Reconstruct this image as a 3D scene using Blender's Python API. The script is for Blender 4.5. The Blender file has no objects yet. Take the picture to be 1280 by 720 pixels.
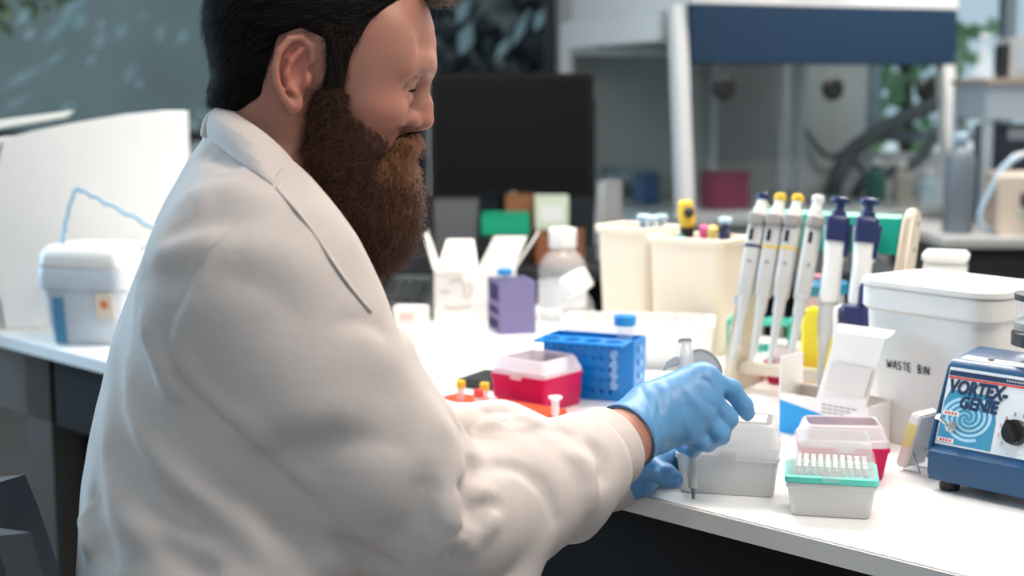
import bpy, bmesh, math, random
import numpy as np
from mathutils import Vector, Matrix, Euler
random.seed(7); np.random.seed(7)
SC = bpy.context.scene
COL = SC.collection
PI = math.pi
R = math.radians

# ------------------------------------------------------------------ camera
F_PX = 1777.8; CAM_H = 1.36; PITCH = math.atan(240 / F_PX)
cam_d = bpy.data.cameras.new('camera'); cam = bpy.data.objects.new('camera', cam_d); COL.objects.link(cam)
cam_d.lens = 50; cam_d.sensor_width = 36
cam.location = (0, 0, CAM_H); cam.rotation_euler = (PI / 2 - PITCH, 0, 0)
cam_d.dof.use_dof = True; cam_d.dof.focus_distance = 1.43; cam_d.dof.aperture_fstop = 4.0
cam_d.clip_start = 0.05
SC.camera = cam
# ------------------------------------------------------------------ world, lights, exposure
w = bpy.data.worlds.new('world'); SC.world = w; w.use_nodes = True
bg = w.node_tree.nodes['Background']; bg.inputs[0].default_value = (0.70, 0.79, 0.87, 1); bg.inputs[1].default_value = 0.9
def area(name, loc, size, energy, color, target, shape_y=None):
    l = bpy.data.lights.new(name, 'AREA'); l.energy = energy; l.color = color
    l.size = size
    if shape_y: l.shape = 'RECTANGLE'; l.size_y = shape_y
    o = bpy.data.objects.new(name, l); COL.objects.link(o); o.location = loc
    o.rotation_euler = (Vector(target) - Vector(loc)).to_track_quat('-Z', 'Y').to_euler()
    return o
area('bench_lamp_light', (0.35, 2.55, 2.28), 1.3, 31, (1, .925, .845), (0.35, 2.5, 0), .35)
area('ceiling_lamp_light', (0.9, 0.9, 2.74), 1.2, 22, (1, .87, .77), (0.9, 0.9, 0), .6)
area('ceiling_lamp_light', (-1.2, 4.2, 2.74), 1.2, 12, (1, .96, .92), (-1.2, 4.2, 0), .6)
area('ceiling_lamp_light', (1.8, 4.6, 2.74), 1.2, 36, (1, .97, .94), (1.8, 4.6, 0), .6)
area('window_daylight', (-2.75, 3.3, 1.75), 1.5, 80, (.46, .75, 1), (-0.4, 1.4, 1.0), 1.3)
sun_d = bpy.data.lights.new('sun', 'SUN'); sun_d.energy = 3.2; sun_d.angle = .02; sun_d.color = (1, .97, .92)
sun = bpy.data.objects.new('sun', sun_d); COL.objects.link(sun); sun.rotation_euler = (R(30), 0, 0)
SC.view_settings.view_transform = 'Standard'; SC.view_settings.look = 'None'
SC.view_settings.gamma = 1; SC.view_settings.use_curve_mapping = False
SC.view_settings.exposure = 0.35

# ------------------------------------------------------------------ helpers
_fw = np.array([0, math.cos(PITCH), -math.sin(PITCH)]); _up = np.array([0, math.sin(PITCH), math.cos(PITCH)])
_rt = np.array([1., 0, 0]); _C = np.array([0, 0, CAM_H])
def at(px, py, d):            # survey point: image position and distance -> metres
    return _C + d * (_fw + (px - 640) / F_PX * _rt - (py - 360) / F_PX * _up)
def on(px, py, z=0.91):       # survey point on a level plane
    v = _fw + (px - 640) / F_PX * _rt - (py - 360) / F_PX * _up
    p = _C + v * (z - CAM_H) / v[2]
    return (p[0], p[1], z)

_mats = {}
def mat(name, col, rough=.5, metal=0, trans=0, alpha=1, emit=0, noise=.05, nscale=30, bump=0, bscale=200, coat=0, sss=0, ior=1.45, spec=.5):
    if name in _mats: return _mats[name]
    m = bpy.data.materials.new(name); m.use_nodes = True; nt = m.node_tree
    b = nt.nodes['Principled BSDF']
    c = (*col, 1)
    b.inputs['Roughness'].default_value = rough; b.inputs['Metallic'].default_value = metal
    b.inputs['Transmission Weight'].default_value = trans; b.inputs['Alpha'].default_value = alpha
    b.inputs['Coat Weight'].default_value = coat; b.inputs['IOR'].default_value = ior
    b.inputs['Specular IOR Level'].default_value = spec
    if sss:
        b.inputs['Subsurface Weight'].default_value = sss
        b.inputs['Subsurface Radius'].default_value = (.012, .005, .003); b.inputs['Subsurface Scale'].default_value = 1
    if emit:
        b.inputs['Emission Color'].default_value = c; b.inputs['Emission Strength'].default_value = emit
    tc = nt.nodes.new('ShaderNodeTexCoord'); n = nt.nodes.new('ShaderNodeTexNoise')
    n.inputs['Scale'].default_value = nscale; n.inputs['Detail'].default_value = 4
    nt.links.new(tc.outputs['Object'], n.inputs['Vector'])
    mx = nt.nodes.new('ShaderNodeMix'); mx.data_type = 'RGBA'
    mx.inputs['A'].default_value = (*[max(0, v * (1 - noise)) for v in col], 1)
    mx.inputs['B'].default_value = (*[min(1, v * (1 + noise)) for v in col], 1)
    nt.links.new(n.outputs['Fac'], mx.inputs['Factor']); nt.links.new(mx.outputs['Result'], b.inputs['Base Color'])
    if bump:
        n2 = nt.nodes.new('ShaderNodeTexNoise'); n2.inputs['Scale'].default_value = bscale; n2.inputs['Detail'].default_value = 3
        nt.links.new(tc.outputs['Object'], n2.inputs['Vector'])
        bp = nt.nodes.new('ShaderNodeBump'); bp.inputs['Strength'].default_value = bump; bp.inputs['Distance'].default_value = .002
        nt.links.new(n2.outputs['Fac'], bp.inputs['Height']); nt.links.new(bp.outputs['Normal'], b.inputs['Normal'])
    _mats[name] = m
    return m

def thing(name, label, cat, loc=(0, 0, 0), rz=0, group=None):
    o = bpy.data.objects.new(name, None); COL.objects.link(o)
    o.location = loc; o.rotation_euler = (0, 0, R(rz)); o['label'] = label; o['category'] = cat
    o.empty_display_size = .05
    if group: o['group'] = group
    return o
def mesh_obj(name, me, m, parent=None, label=None):
    o = bpy.data.objects.new(name, me); COL.objects.link(o)
    if m: me.materials.append(m)
    if parent: o.parent = parent
    if label: o['label'] = label
    return o
def part(name, bm, m, parent=None, smooth=True, label=None):
    me = bpy.data.meshes.new(name)
    bmesh.ops.recalc_face_normals(bm, faces=bm.faces)
    bm.to_mesh(me); bm.free()
    if smooth:
        for p in me.polygons: p.use_smooth = True
        try: me.set_sharp_from_angle(angle=R(35))
        except Exception: pass
    return mesh_obj(name, me, m, parent, label)
def struct(name, bm, m, parent=None):
    o = part(name, bm, m, parent, smooth=False)
    if not parent: o['kind'] = 'structure'
    return o
def dup(o, loc=None, rz=None, label=None, group=None, parent=None):
    c = o.copy(); COL.objects.link(c)
    if parent: c.parent = parent
    if loc is not None: c.location = loc
    if rz is not None: c.rotation_euler = (c.rotation_euler[0], c.rotation_euler[1], R(rz))
    if label: c['label'] = label
    if group: c['group'] = group
    for ch in list(o.children):
        dup(ch, parent=c)
    return c
def NB(): return bmesh.new()
def frustum(bm, x0, x1, y0, y1, z0, z1, tx=0, ty=0, bev=0, seg=2, M=None):
    """box whose top is inset by tx, ty"""
    v = [bm.verts.new(p) for p in ((x0, y0, z0), (x1, y0, z0), (x1, y1, z0), (x0, y1, z0),
         (x0 + tx, y0 + ty, z1), (x1 - tx, y0 + ty, z1), (x1 - tx, y1 - ty, z1), (x0 + tx, y1 - ty, z1))]
    fs = [bm.faces.new([v[i] for i in f]) for f in ((3, 2, 1, 0), (4, 5, 6, 7), (0, 1, 5, 4), (1, 2, 6, 5), (2, 3, 7, 6), (3, 0, 4, 7))]
    if bev:
        es = list({e for f in fs for e in f.edges})
        r = bmesh.ops.bevel(bm, geom=es, offset=bev, segments=seg, affect='EDGES', clamp_overlap=True)
        v = list({vv for f in r['faces'] for vv in f.verts} | {vv for vv in v if vv.is_valid})
    if M is not None: bmesh.ops.transform(bm, matrix=M, verts=[x for x in v if x.is_valid])
    return v
def box(bm, cx, cy, cz, sx, sy, sz, bev=0, rot=None, seg=2):
    M = Matrix.Translation((cx, cy, cz))
    if rot is not None: M = M @ Euler([R(a) for a in rot]).to_matrix().to_4x4()
    return frustum(bm, -sx / 2, sx / 2, -sy / 2, sy / 2, -sz / 2, sz / 2, bev=bev, seg=seg, M=M)
def lathe(bm, prof, n=24, M=None, cap=True):
    rings = []
    for r, z in prof:
        ring = [bm.verts.new((r * math.cos(2 * PI * i / n), r * math.sin(2 * PI * i / n), z)) for i in range(n)]
        rings.append(ring)
    for a, b in zip(rings, rings[1:]):
        for i in range(n):
            j = (i + 1) % n
            bm.faces.new((a[i], a[j], b[j], b[i]))
    if cap:
        bm.faces.new(list(reversed(rings[0]))); bm.faces.new(rings[-1])
    if M is not None: bmesh.ops.transform(bm, matrix=M, verts=[v for r in rings for v in r])
def rrect(w, d, r, n=5):
    pts = []
    for cx, cy, a0 in ((w / 2 - r, d / 2 - r, 0), (-w / 2 + r, d / 2 - r, 90), (-w / 2 + r, -d / 2 + r, 180), (w / 2 - r, -d / 2 + r, 270)):
        for i in range(n + 1):
            a = R(a0 + 90 * i / n); pts.append((cx + r * math.cos(a), cy + r * math.sin(a)))
    return pts
def loft(bm, secs, cap=(True, True), closed=True):
    """secs: list of (list of 3d points) of equal length"""
    rings = [[bm.verts.new(p) for p in s] for s in secs]
    n = len(rings[0])
    for a, b in zip(rings, rings[1:]):
        for i in range(n if closed else n - 1):
            j = (i + 1) % n
            bm.faces.new((a[i], a[j], b[j], b[i]))
    if cap[0]: bm.faces.new(list(reversed(rings[0])))
    if cap[1]: bm.faces.new(rings[-1])
    return rings
def tub(bm, specs, r=.01, n=5, cap=(True, True)):
    """rounded-rect lathe: specs (w, d, z[, r])"""
    secs = []
    for s in specs:
        rr = s[3] if len(s) > 3 else r
        secs.append([(x, y, s[2]) for x, y in rrect(s[0], s[1], min(rr, s[0] / 2.01, s[1] / 2.01), n)])
    loft(bm, secs, cap)
def tube(bm, pts, r, n=8, cap=True):
    pts = [Vector(p) for p in pts]; rs = r if isinstance(r, (list, tuple)) else [r] * len(pts)
    secs = []; nrm = None
    for i, p in enumerate(pts):
        t = (pts[min(i + 1, len(pts) - 1)] - pts[max(i - 1, 0)]).normalized()
        if nrm is None:
            nrm = t.orthogonal().normalized()
        else:
            nrm = (nrm - t * nrm.dot(t)).normalized()
        b = t.cross(nrm)
        secs.append([p + rs[i] * (math.cos(2 * PI * k / n) * nrm + math.sin(2 * PI * k / n) * b) for k in range(n)])
    loft(bm, secs, (cap, cap))
def smooth_path(pts, k=8):
    """Catmull-Rom"""
    P = [Vector(p) for p in pts]; P = [P[0] * 2 - P[1]] + P + [P[-1] * 2 - P[-2]]
    out = []
    for i in range(1, len(P) - 2):
        for j in range(k):
            t = j / k
            out.append(.5 * ((2 * P[i]) + (P[i + 1] - P[i - 1]) * t + (2 * P[i - 1] - 5 * P[i] + 4 * P[i + 1] - P[i + 2]) * t * t
                             + (3 * P[i] - P[i - 1] - 3 * P[i + 1] + P[i + 2]) * t ** 3))
    out.append(P[-2]); return out
def prism(bm, poly, z0, z1, M=None, bev=0):
    a = [bm.verts.new((x, y, z0)) for x, y in poly]; b = [bm.verts.new((x, y, z1)) for x, y in poly]
    n = len(poly); fs = [bm.faces.new(list(reversed(a))), bm.faces.new(b)]
    for i in range(n):
        j = (i + 1) % n; fs.append(bm.faces.new((a[i], a[j], b[j], b[i])))
    vs = a + b
    if bev:
        es = list({e for f in fs[:2] for e in f.edges})
        r = bmesh.ops.bevel(bm, geom=es, offset=bev, segments=2, affect='EDGES', clamp_overlap=True)
        vs = list({vv for f in r['faces'] for vv in f.verts} | {vv for vv in vs if vv.is_valid})
    if M is not None: bmesh.ops.transform(bm, matrix=M, verts=[v for v in vs if v.is_valid])
def text_mesh(name, s, size, m, parent, M, depth=.0003, shear=0, bold=0, sx=1.0):
    cu = bpy.data.curves.new(name, 'FONT'); cu.body = s; cu.size = size; cu.extrude = depth; cu.shear = shear; cu.offset = bold
    cu.align_x = 'LEFT'; cu.resolution_u = 3
    o = bpy.data.objects.new(name, cu); COL.objects.link(o)
    dg = bpy.context.evaluated_depsgraph_get()
    me = bpy.data.meshes.new_from_object(o.evaluated_get(dg))
    bpy.data.objects.remove(o); bpy.data.curves.remove(cu)
    me.transform(Matrix.Diagonal((sx, 1, 1, 1))); me.transform(M)
    me.materials.clear()
    ob = mesh_obj(name, me, m, parent); return ob
def TR(x, y, z, rx=0, ry=0, rz=0):
    return Matrix.Translation((x, y, z)) @ Euler((R(rx), R(ry), R(rz))).to_matrix().to_4x4()
# ================================================================== THE SETTING
m_wall = mat('wall_paint', (.62, .63, .63), .8, bump=.1)
m_ceil = mat('ceiling_white', (.8, .8, .79), .9, bump=.2)
m_floor = mat('vinyl_floor', (.075, .075, .078), .45, noise=.15, nscale=60)
m_frame = mat('dark_window_frame', (.025, .027, .03), .5)
m_glass = mat('window_glass', (.55, .65, .68), .03, trans=1, ior=1.05)
bm = NB(); box(bm, 0, 3, -.05, 8, 10, .1); struct('floor', bm, m_floor)
bm = NB(); box(bm, 0, 3.6, 2.85, 8, 8.8, .1); ceiling = struct('ceiling', bm, m_ceil)
YB = 6.6; ZS = .05
# back wall pieces around two windows
bm = NB()
box(bm, 0, YB + .06, .55, 8, .12, 1.1)
box(bm, 0, YB + .06, 2.7, 8, .12, .2)
box(bm, .92, YB + .06, 1.85, 1.44, .12, 1.5); box(bm, 3.75, YB + .06, 1.85, .5, .12, 1.5); box(bm, -3.75, YB + .06, 1.85, .5, .12, 1.5)
struct('wall_back', bm, m_wall)
def window(n, x0, x1, mull, mf):
    bm = NB(); z0, z1 = 1.1 + ZS, 2.6; t = .05
    for x in [x0 + t / 2, x1 - t / 2] + mull: box(bm, x, YB + .02, (z0 + z1) / 2, t, .1, z1 - z0)
    for z in (z0 + t / 2, z1 - t / 2): box(bm, (x0 + x1) / 2, YB + .02, z, x1 - x0 - 2 * t, .1, t)
    o = struct('window_%d' % n, bm, mf)
    xs = [x0 + t] + [x for m in mull for x in (m - t / 2, m + t / 2)] + [x1 - t]
    for a, b in zip(xs[::2], xs[1::2]):
        bm = NB(); box(bm, (a + b) / 2, YB + .03, (z0 + z1) / 2, b - a, .006, z1 - z0 - 2 * t); part('pane', bm, m_glass, o)
window(1, -3.5, .2, [], m_frame)
window(2, 1.64, 3.5, [2.27], mat('grey_window_frame', (.23, .29, .34), .5))
# left wall with the side window that lets the daylight in
bm = NB()
box(bm, -3.05, 3.2, .45, .1, 7, .9); box(bm, -3.05, 3.2, 2.65, .1, 7, .3); box(bm, -3.05, 5.45, 1.7, .1, 2.5, 1.6); box(bm, -3.05, 1.05, 1.7, .1, 2.7, 1.6)
struct('wall_left', bm, m_wall)
bm = NB()
for y in (2.42, 3.3, 4.18): box(bm, -3.05, y, 1.7, .06, .05, 1.6)
for z in (.925, 2.475): box(bm, -3.05, 3.3, z, .05, 1.7, .05)
struct('window_3', bm, mat('white_window_frame', (.7, .72, .73), .4))
bm = NB(); box(bm, 3.95, 3.2, 1.4, .1, 7, 2.8); struct('wall_right', bm, m_wall)
bm = NB(); box(bm, 0.5, -1.0, 1.4, 7, .1, 2.8); struct('wall_front', bm, m_wall)
# ceiling lamps (housings of the lamps above)
m_lamp = mat('lamp_diffuser', (1, .97, .93), .5, emit=3)
m_lamph = mat('lamp_housing', (.8, .8, .8), .4)
for i, (x, y, lab) in enumerate(((.9, .9, 'recessed ceiling light panel above the bench front and the man'), (-1.2, 4.2, 'recessed ceiling light panel on the left above the dark desk'), (1.8, 4.6, 'recessed ceiling light panel on the right above the fume hood'))):
    t = thing('ceiling_light', lab, 'light', (x, y, 2.8), 0, 'ceiling lights')
    bm = NB(); 
    for sx in (-1, 1): box(bm, sx * .63, 0, -.025, .04, .7, .05)
    for sy in (-1, 1): box(bm, 0, sy * .33, -.025, 1.22, .04, .05)
    part('frame', bm, m_lamph, t)
    bm = NB(); box(bm, 0, 0, -.015, 1.22, .62, .03); part('diffuser', bm, m_lamp, t)
t = thing('bench_lamp', 'long pendant bench light hanging above the white worktop', 'light', (.35, 2.55, 2.31), 0)
bm = NB(); box(bm, 0, 0, .03, 1.36, .4, .06, .01); part('housing', bm, m_lamph, t)
bm = NB(); box(bm, 0, 0, -.003, 1.3, .35, .006); part('diffuser', bm, m_lamp, t)
for sx in (-.5, .5):
    bm = NB(); tube(bm, [(sx, 0, .06), (sx, 0, .49)], .004); part('cord', bm, m_lamph, t)

# ---------------- outside, seen through the glass
m_out = mat('outdoor_wall', (.15, .185, .19), .9, noise=.35, nscale=1.2)
bm = NB(); box(bm, -1.6, 10.6, 2.2, 7.5, .2, 5.2); o = part('outdoor_wall', bm, m_out); o['label'] = 'dull blue-grey building wall outside behind the left window'; o['category'] = 'building'
m_hedge = [mat('foliage_olive', (.20, .23, .12), .6, noise=.5, nscale=9), mat('foliage_grey', (.17, .22, .22), .6, noise=.4, nscale=9), mat('foliage_lit', (.62, .76, .78), .45, noise=.3, nscale=9), mat('foliage_bright', (.34, .50, .26), .6, noise=.4, nscale=6), mat('foliage_navy', (.02, .026, .032), .6, noise=.5, nscale=9)]
def blade(bm, p, d, L, wd, up=Vector((0, 0, 1))):
    d = Vector(d).normalized(); s = d.cross(Vector((0, 1, 0))).normalized() * wd; nrm = d.cross(s).normalized() * wd * .25
    p = Vector(p)
    a = bm.verts.new(p); m1 = bm.verts.new(p + d * L * .5 + s); m2 = bm.verts.new(p + d * L * .5 - s); mm = bm.verts.new(p + d * L * .5 + nrm); e = bm.verts.new(p + d * L)
    bm.faces.new((a, m1, mm)); bm.faces.new((a, mm, m2)); bm.faces.new((m1, e, mm)); bm.faces.new((mm, e, m2))
def bush(name, label, c, rad, n, m, L, wd, trunk=None, group=None):
    t = thing(name, label, 'tree', (c[0], c[1], 0), 0, group)
    bm = NB(); rng = random.Random(int(c[0] * 100))
    for _ in range(n):
        v = Vector((rng.gauss(0, 1), rng.gauss(0, 1), rng.gauss(0, 1))).normalized() * rng.random() ** .4
        p = Vector((v.x * rad[0], v.y * rad[1], c[2] + v.z * rad[2]))
        blade(bm, p, (rng.uniform(-1, 1), rng.uniform(-.5, .5), rng.uniform(-1, .6)), L * rng.uniform(.6, 1.3), wd * rng.uniform(.6, 1.3))
    f = part('foliage', bm, m, t, smooth=False); f['kind'] = 'stuff'
    bm = NB(); tube(bm, [(0, 0, 0), (.03, 0, c[2] * .5), (0, 0, c[2] + rad[2] * .5)], [.07, .06, .02]); part('trunk', bm, mat('bark', (.09, .07, .05), .9), t)
bush('leafy_tree', 'olive green leafy tree outside the upper left of the left window', (-3.55, 9.2, 2.3), (1.1, .4, .5), 1100, m_hedge[0], .13, .04, group='trees outside')
bush('leafy_tree', 'grey-green leafy tree outside behind the white instrument', (-1.75, 9.9, .9), (.6, .3, .35), 400, m_hedge[1], .18, .05, group='trees outside')
bush('leafy_tree', 'dark leafy tree outside beyond the black monitor', (-.35, 9.2, 1.9), (.75, .3, .85), 1500, m_hedge[4], .24, .09, group='trees outside')  # near-black navy leaf colour
bush('leafy_tree', 'bright green tree outside seen through the fume hood glass', (2.35, 8.6, 1.55), (.5, .3, .6), 170, m_hedge[3], .14, .05, group='trees outside')
# palm leaves close to the glass, light streaks put into their pale colour
t = thing('palm', 'palm with leaf blades coloured pale as if lit outside the left window', 'tree', (-2.35, 8.2, 0))
rng = random.Random(4)
def leafpx(x0, y0, x1, y1, wd):
    a = Vector(at(x0, y0, 8.35)) - Vector(t.location); b = Vector(at(x1, y1, 8.2)) - Vector(t.location)
    bm = NB(); blade(bm, a, b - a, (b - a).length, wd); part('leaf', bm, m_hedge[2], t, smooth=False)
for L in ((70, 42, 112, -8, .07), (52, 55, 84, 26, .03), (30, 48, 44, 36, .03), (92, 36, 108, 20, .03), (118, 60, 132, 42, .03), (196, 52, 206, 30, .03), (222, 54, 234, 38, .03),
          (155, 105, 172, 78, .03), (75, 148, 92, 128, .035), (0, 112, 58, 82, .03), (0, 140, 40, 118, .02), (50, 88, 84, 62, .02), (108, 82, 120, 68, .02), (145, 48, 158, 30, .03), (178, 22, 182, 14, .02), (122, 36, 130, 26, .03),
          (572, 30, 585, -6, .04), (575, 70, 590, 25, .05), (640, 60, 662, 10, .03), (618, 75, 640, 45, .03), (668, 40, 680, 8, .03), (170, 110, 178, 100, .03), (20, 30, 40, 10, .04)):
    leafpx(*L)
bm = NB(); tube(bm, [(-1.2, .1, 0), (-1.1, .1, 1.2), (-.6, .12, 2.6), (-.2, .1, 2.9)], [.07, .05, .03, .02]); part('trunk', bm, mat('bark', (.09, .07, .05), .9), t)
# ================================================================== THE BENCH (its front edge runs at 45 degrees)
BR = -45.8
BO = Vector(on(0, 418)[:2]).lerp(Vector(on(1100, 693)[:2]), .5); 
e0 = Vector(on(0, 418)[:2]); e1 = Vector(on(1100, 693)[:2]); edir = (e1 - e0).normalized(); BR = math.degrees(math.atan2(edir.y, edir.x))
m_top = mat('white_laminate', (.86, .85, .83), .28, noise=.02, coat=.2)
m_band = mat('laminate_edge', (.72, .70, .68), .4)
m_apron = mat('black_steel', (.009, .009, .0095), .65, bump=.25, bscale=120, spec=.2)
m_brown = mat('bench_frame_brown', (.066, .050, .042), .5)
t = thing('lab_bench', 'long white-topped laboratory bench with dark steel frame', 'bench', (e0.x, e0.y, 0), BR)
LX0, LX1, DEP = -1.5, 3.4, 1.0
bm = NB(); frustum(bm, LX0, LX1, 0, DEP, .886, .91, bev=.002); part('worktop', bm, m_top, t)
bm = NB(); frustum(bm, LX0, LX1, -.0015, .0, .887, .9085); part('edge_band', bm, m_band, t)
bm = NB(); box(bm, .5 + .72, .06, .816, 2.2, .03, .14); part('apron', bm, m_apron, t)
bm = NB(); box(bm, -.70, .06, .816, 1.6, .03, .14); part('apron', bm, m_brown, t, label='brown-grey steel apron at the left end')
for x, mm in ((.05, m_brown), (-1.44, m_brown), (2.3, m_apron), (3.3, m_apron)):
    for y in (.075, .93):
        bm = NB(); box(bm, x, y, .443, .10, .06, .885); part('leg', bm, mm, t)
bm = NB(); box(bm, .95, .93, .816, 4.8, .03, .14); part('apron', bm, m_apron, t)
bm = NB(); box(bm, .05, .96, .42, 3.0, .02, .66); part('shade_panel', bm, m_apron, t)  # added black sheet standing in for the shade under the bench
# under-bench units
def W(bx, by, z=0):                       # bench frame -> world
    a = R(BR); return (e0.x + bx * math.cos(a) - by * math.sin(a), e0.y + bx * math.sin(a) + by * math.cos(a), z)
m_cab = mat('cabinet_cream', (.60, .57, .52), .5); m_cabw = mat('cabinet_white', (.7, .7, .69), .4)
t = thing('drawer_unit', 'cream drawer unit under the left of the bench', 'drawers', W(.37, .14), BR)
bm = NB(); box(bm, 0, .36, .37, .5, .7, .74, .003); part('body', bm, m_cab, t)
for k in range(3):
    bm = NB(); box(bm, 0, -.01, .13 + .24 * k, .47, .02, .225, .003); d = part('drawer', bm, m_cab, t)
    bm = NB(); box(bm, 0, -.028, .2 + .24 * k, .12, .015, .012, .003); part('handle', bm, mat('satin_metal', (.6, .6, .6), .3, metal=1), d)
t = thing('drawer_unit', 'white drawer unit under the bench below the right arm', 'drawers', W(1.62, .15), BR)
bm = NB(); box(bm, 0, .36, .365, .55, .7, .73, .003); part('body', bm, m_cabw, t)
for k in range(3):
    bm = NB(); box(bm, 0, -.01, .12 + .24 * k, .52, .02, .225, .003); d = part('drawer', bm, m_cabw, t)
    bm = NB(); box(bm, 0, -.028, .2 + .24 * k, .12, .015, .012, .003); part('handle', bm, mat('satin_metal', (.6, .6, .6), .3, metal=1), d)
# ================================================================== THINGS ON THE BENCH
m_white = mat('white_plastic', (.80, .79, .77), .35, noise=.02)
m_offw = mat('offwhite_plastic', (.72, .70, .66), .4, noise=.02)
m_cream = mat('cream_plastic', (.80, .69, .55), .45, noise=.03)
m_grey = mat('light_grey_plastic', (.52, .52, .50), .4, noise=.03)
m_midg = mat('mid_grey_plastic', (.28, .28, .275), .45)
m_black = mat('black_plastic', (.012, .012, .013), .4)
m_navy = mat('navy_plastic', (.018, .026, .10), .3)
m_card = mat('white_card', (.80, .76, .72), .75, bump=.1)
m_clear = mat('clear_plastic', (.88, .88, .88), .10, alpha=.22)
m_frost = mat('frosted_plastic', (.80, .79, .78), .22, alpha=.6)
m_pinkl = mat('pinkish_frosted_plastic', (.84, .74, .77), .22, alpha=.62)
m_mag = mat('magenta_plastic', (.72, .02, .12), .3, trans=.25, ior=1.2)
m_blue = mat('blue_plastic', (.0, .20, .58), .3)
m_bluec = mat('blue_cap', (.01, .24, .58), .4)
m_yel = mat('yellow_cap', (.80, .52, .04), .4)
m_red = mat('red_cap', (.75, .05, .05), .4)
m_green = mat('green_bar_plastic', (.01, .33, .24), .35)
m_steel = mat('steel', (.6, .6, .6), .22, metal=1)
m_orange = mat('orange_plastic', (.95, .20, .09), .35, trans=.15, ior=1.2)
m_ink = mat('black_ink', (.015, .015, .02), .6)
m_paper = mat('label_paper', (.82, .82, .80), .6)

def stand(name, label, cat, px, py, rz, group=None):
    return thing(name, label, cat, on(px, py), rz, group)

# ---- white benchtop instrument, far left
t = stand('benchtop_instrument', 'large white benchtop instrument with curved sloping top at the left', 'instrument', 6, 412, 11)
prof = [(0, 0), (.352, 0), (.352, .419), (.30, .419), (.22, .411), (.14, .398), (.07, .384), (.012, .368), (-.03, .2)]
M = Matrix(((1, 0, 0, 0), (0, 0, 1, 0), (0, 1, 0, 0), (0, 0, 0, 1)))
bm = NB(); prism(bm, prof, 0, .30, M, .004); part('housing', bm, m_white, t)
prof2 = [(-.034, .2), (.008, .371), (-.06, .36), (-.13, .33), (-.15, 0), (-.004, 0)]
bm = NB(); prism(bm, prof2, .004, .296, M, .004); part('front_panel', bm, m_white, t)
bm = NB(); prism(bm, [(-.1, .37), (.10, .405), (.12, .42), (-.1, .392)], .12, .28, M, .003); part('lid', bm, m_offw, t)
bm = NB(); box(bm, .18, .15, .003, .32, .28, .006); part('foot', bm, m_black, t)

# ---- lidded tub with blue wire handle
t = stand('lidded_tub', 'pale translucent lidded tub with a twisted blue handle beside white instrument', 'tub', 126, 424, -12)
m_tubb = mat('pale_blue_plastic', (.66, .72, .78), .35, trans=.2)
bm = NB(); tub(bm, [(.135, .12, 0), (.142, .126, .006), (.16, .14, .105, .02), (.16, .14, .106, .02)], .02); part('body', bm, m_tubb, t)
bm = NB(); tub(bm, [(.166, .146, .10), (.172, .152, .104), (.174, .154, .135), (.170, .150, .14)], .022); part('rim', bm, m_tubb, t)
bm = NB(); tub(bm, [(.166, .146, .1405), (.17, .15, .145), (.166, .146, .166), (.15, .13, .178), (.14, .12, .18)], .022); part('lid', bm, m_white, t)
m_wire = mat('blue_twisted_wire', (.22, .45, .62), .4)
bm = NB(); P = smooth_path([(-.06, -.02, .175), (-.05, -.02, .22), (-.03, -.02, .275), (-.015, -.02, .278), (.03, -.015, .255), (.10, -.01, .22), (.13, 0, .19), (.085, 0, .17)], 10)
tube(bm, [p + Vector((0, .002 * math.sin(i * 1.2), .002 * math.cos(i * 1.2))) for i, p in enumerate(P)], .0032, 6); part('handle', bm, m_wire, t)
bm = NB(); box(bm, -.043, -.069, .045, .02, .006, .085, .001, rot=(6, 0, 0)); part('strap', bm, mat('blue_strap', (.08, .26, .42), .5), t)
bm = NB(); box(bm, .052, -.0775, .075, .035, .004, .045, .0005, rot=(8, 0, 0)); part('tag', bm, mat('tan_card', (.72, .60, .48), .7), t)
bm = NB(); lathe(bm, [(.008, 0), (.008, .001)], 12, TR(.052, -.0796, .078, 98)); part('tag_mark', bm, mat('orange_ink', (.7, .2, .08), .6), t)

# ---- desk phone and small white pack in front of it
t = stand('desk_phone', 'black desk telephone with round keys behind the beard', 'telephone', 446, 401, -8)
bm = NB(); prism(bm, [(0, 0), (.17, 0), (.17, .075), (.02, .03), (0, .02)], 0, .13, Matrix(((0, 0, 1, 0), (1, 0, 0, 0), (0, 1, 0, 0), (0, 0, 0, 1))), .006); part('body', bm, mat('phone_plastic', (.014, .018, .02), .5), t)
key = None
for r in range(4):
    for c in range(4):
        if key is None:
            bm = NB(); box(bm, 0, 0, 0, .014, .012, .007, .002, rot=(14, 0, 0)); key = part('key', bm, mat('phone_key', (.07, .075, .08), .5), t); k = key
        else:
            k = dup(key, parent=t)
        k.location = (.052 + .02 * c, .05 + .026 * r, .0435 + .0078 * r)
bm = NB(); tube(bm, [(.022, .03, .05), (.022, .05, .068), (.022, .12, .083), (.022, .16, .092)], [.018, .016, .016, .02], 10); part('handset', bm, m_black, t)
t = stand('small_carton', 'small white carton lying in front of the desk phone', 'box', 493, 408, -6)
bm = NB(); box(bm, .03, .02, .019, .066, .04, .038, .002); part('carton', bm, m_card, t)
bm = NB(); box(bm, .025, -.0003, .02, .03, .001, .016); part('print', bm, mat('pale_pink_print', (.75, .5, .45), .7), t)

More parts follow.
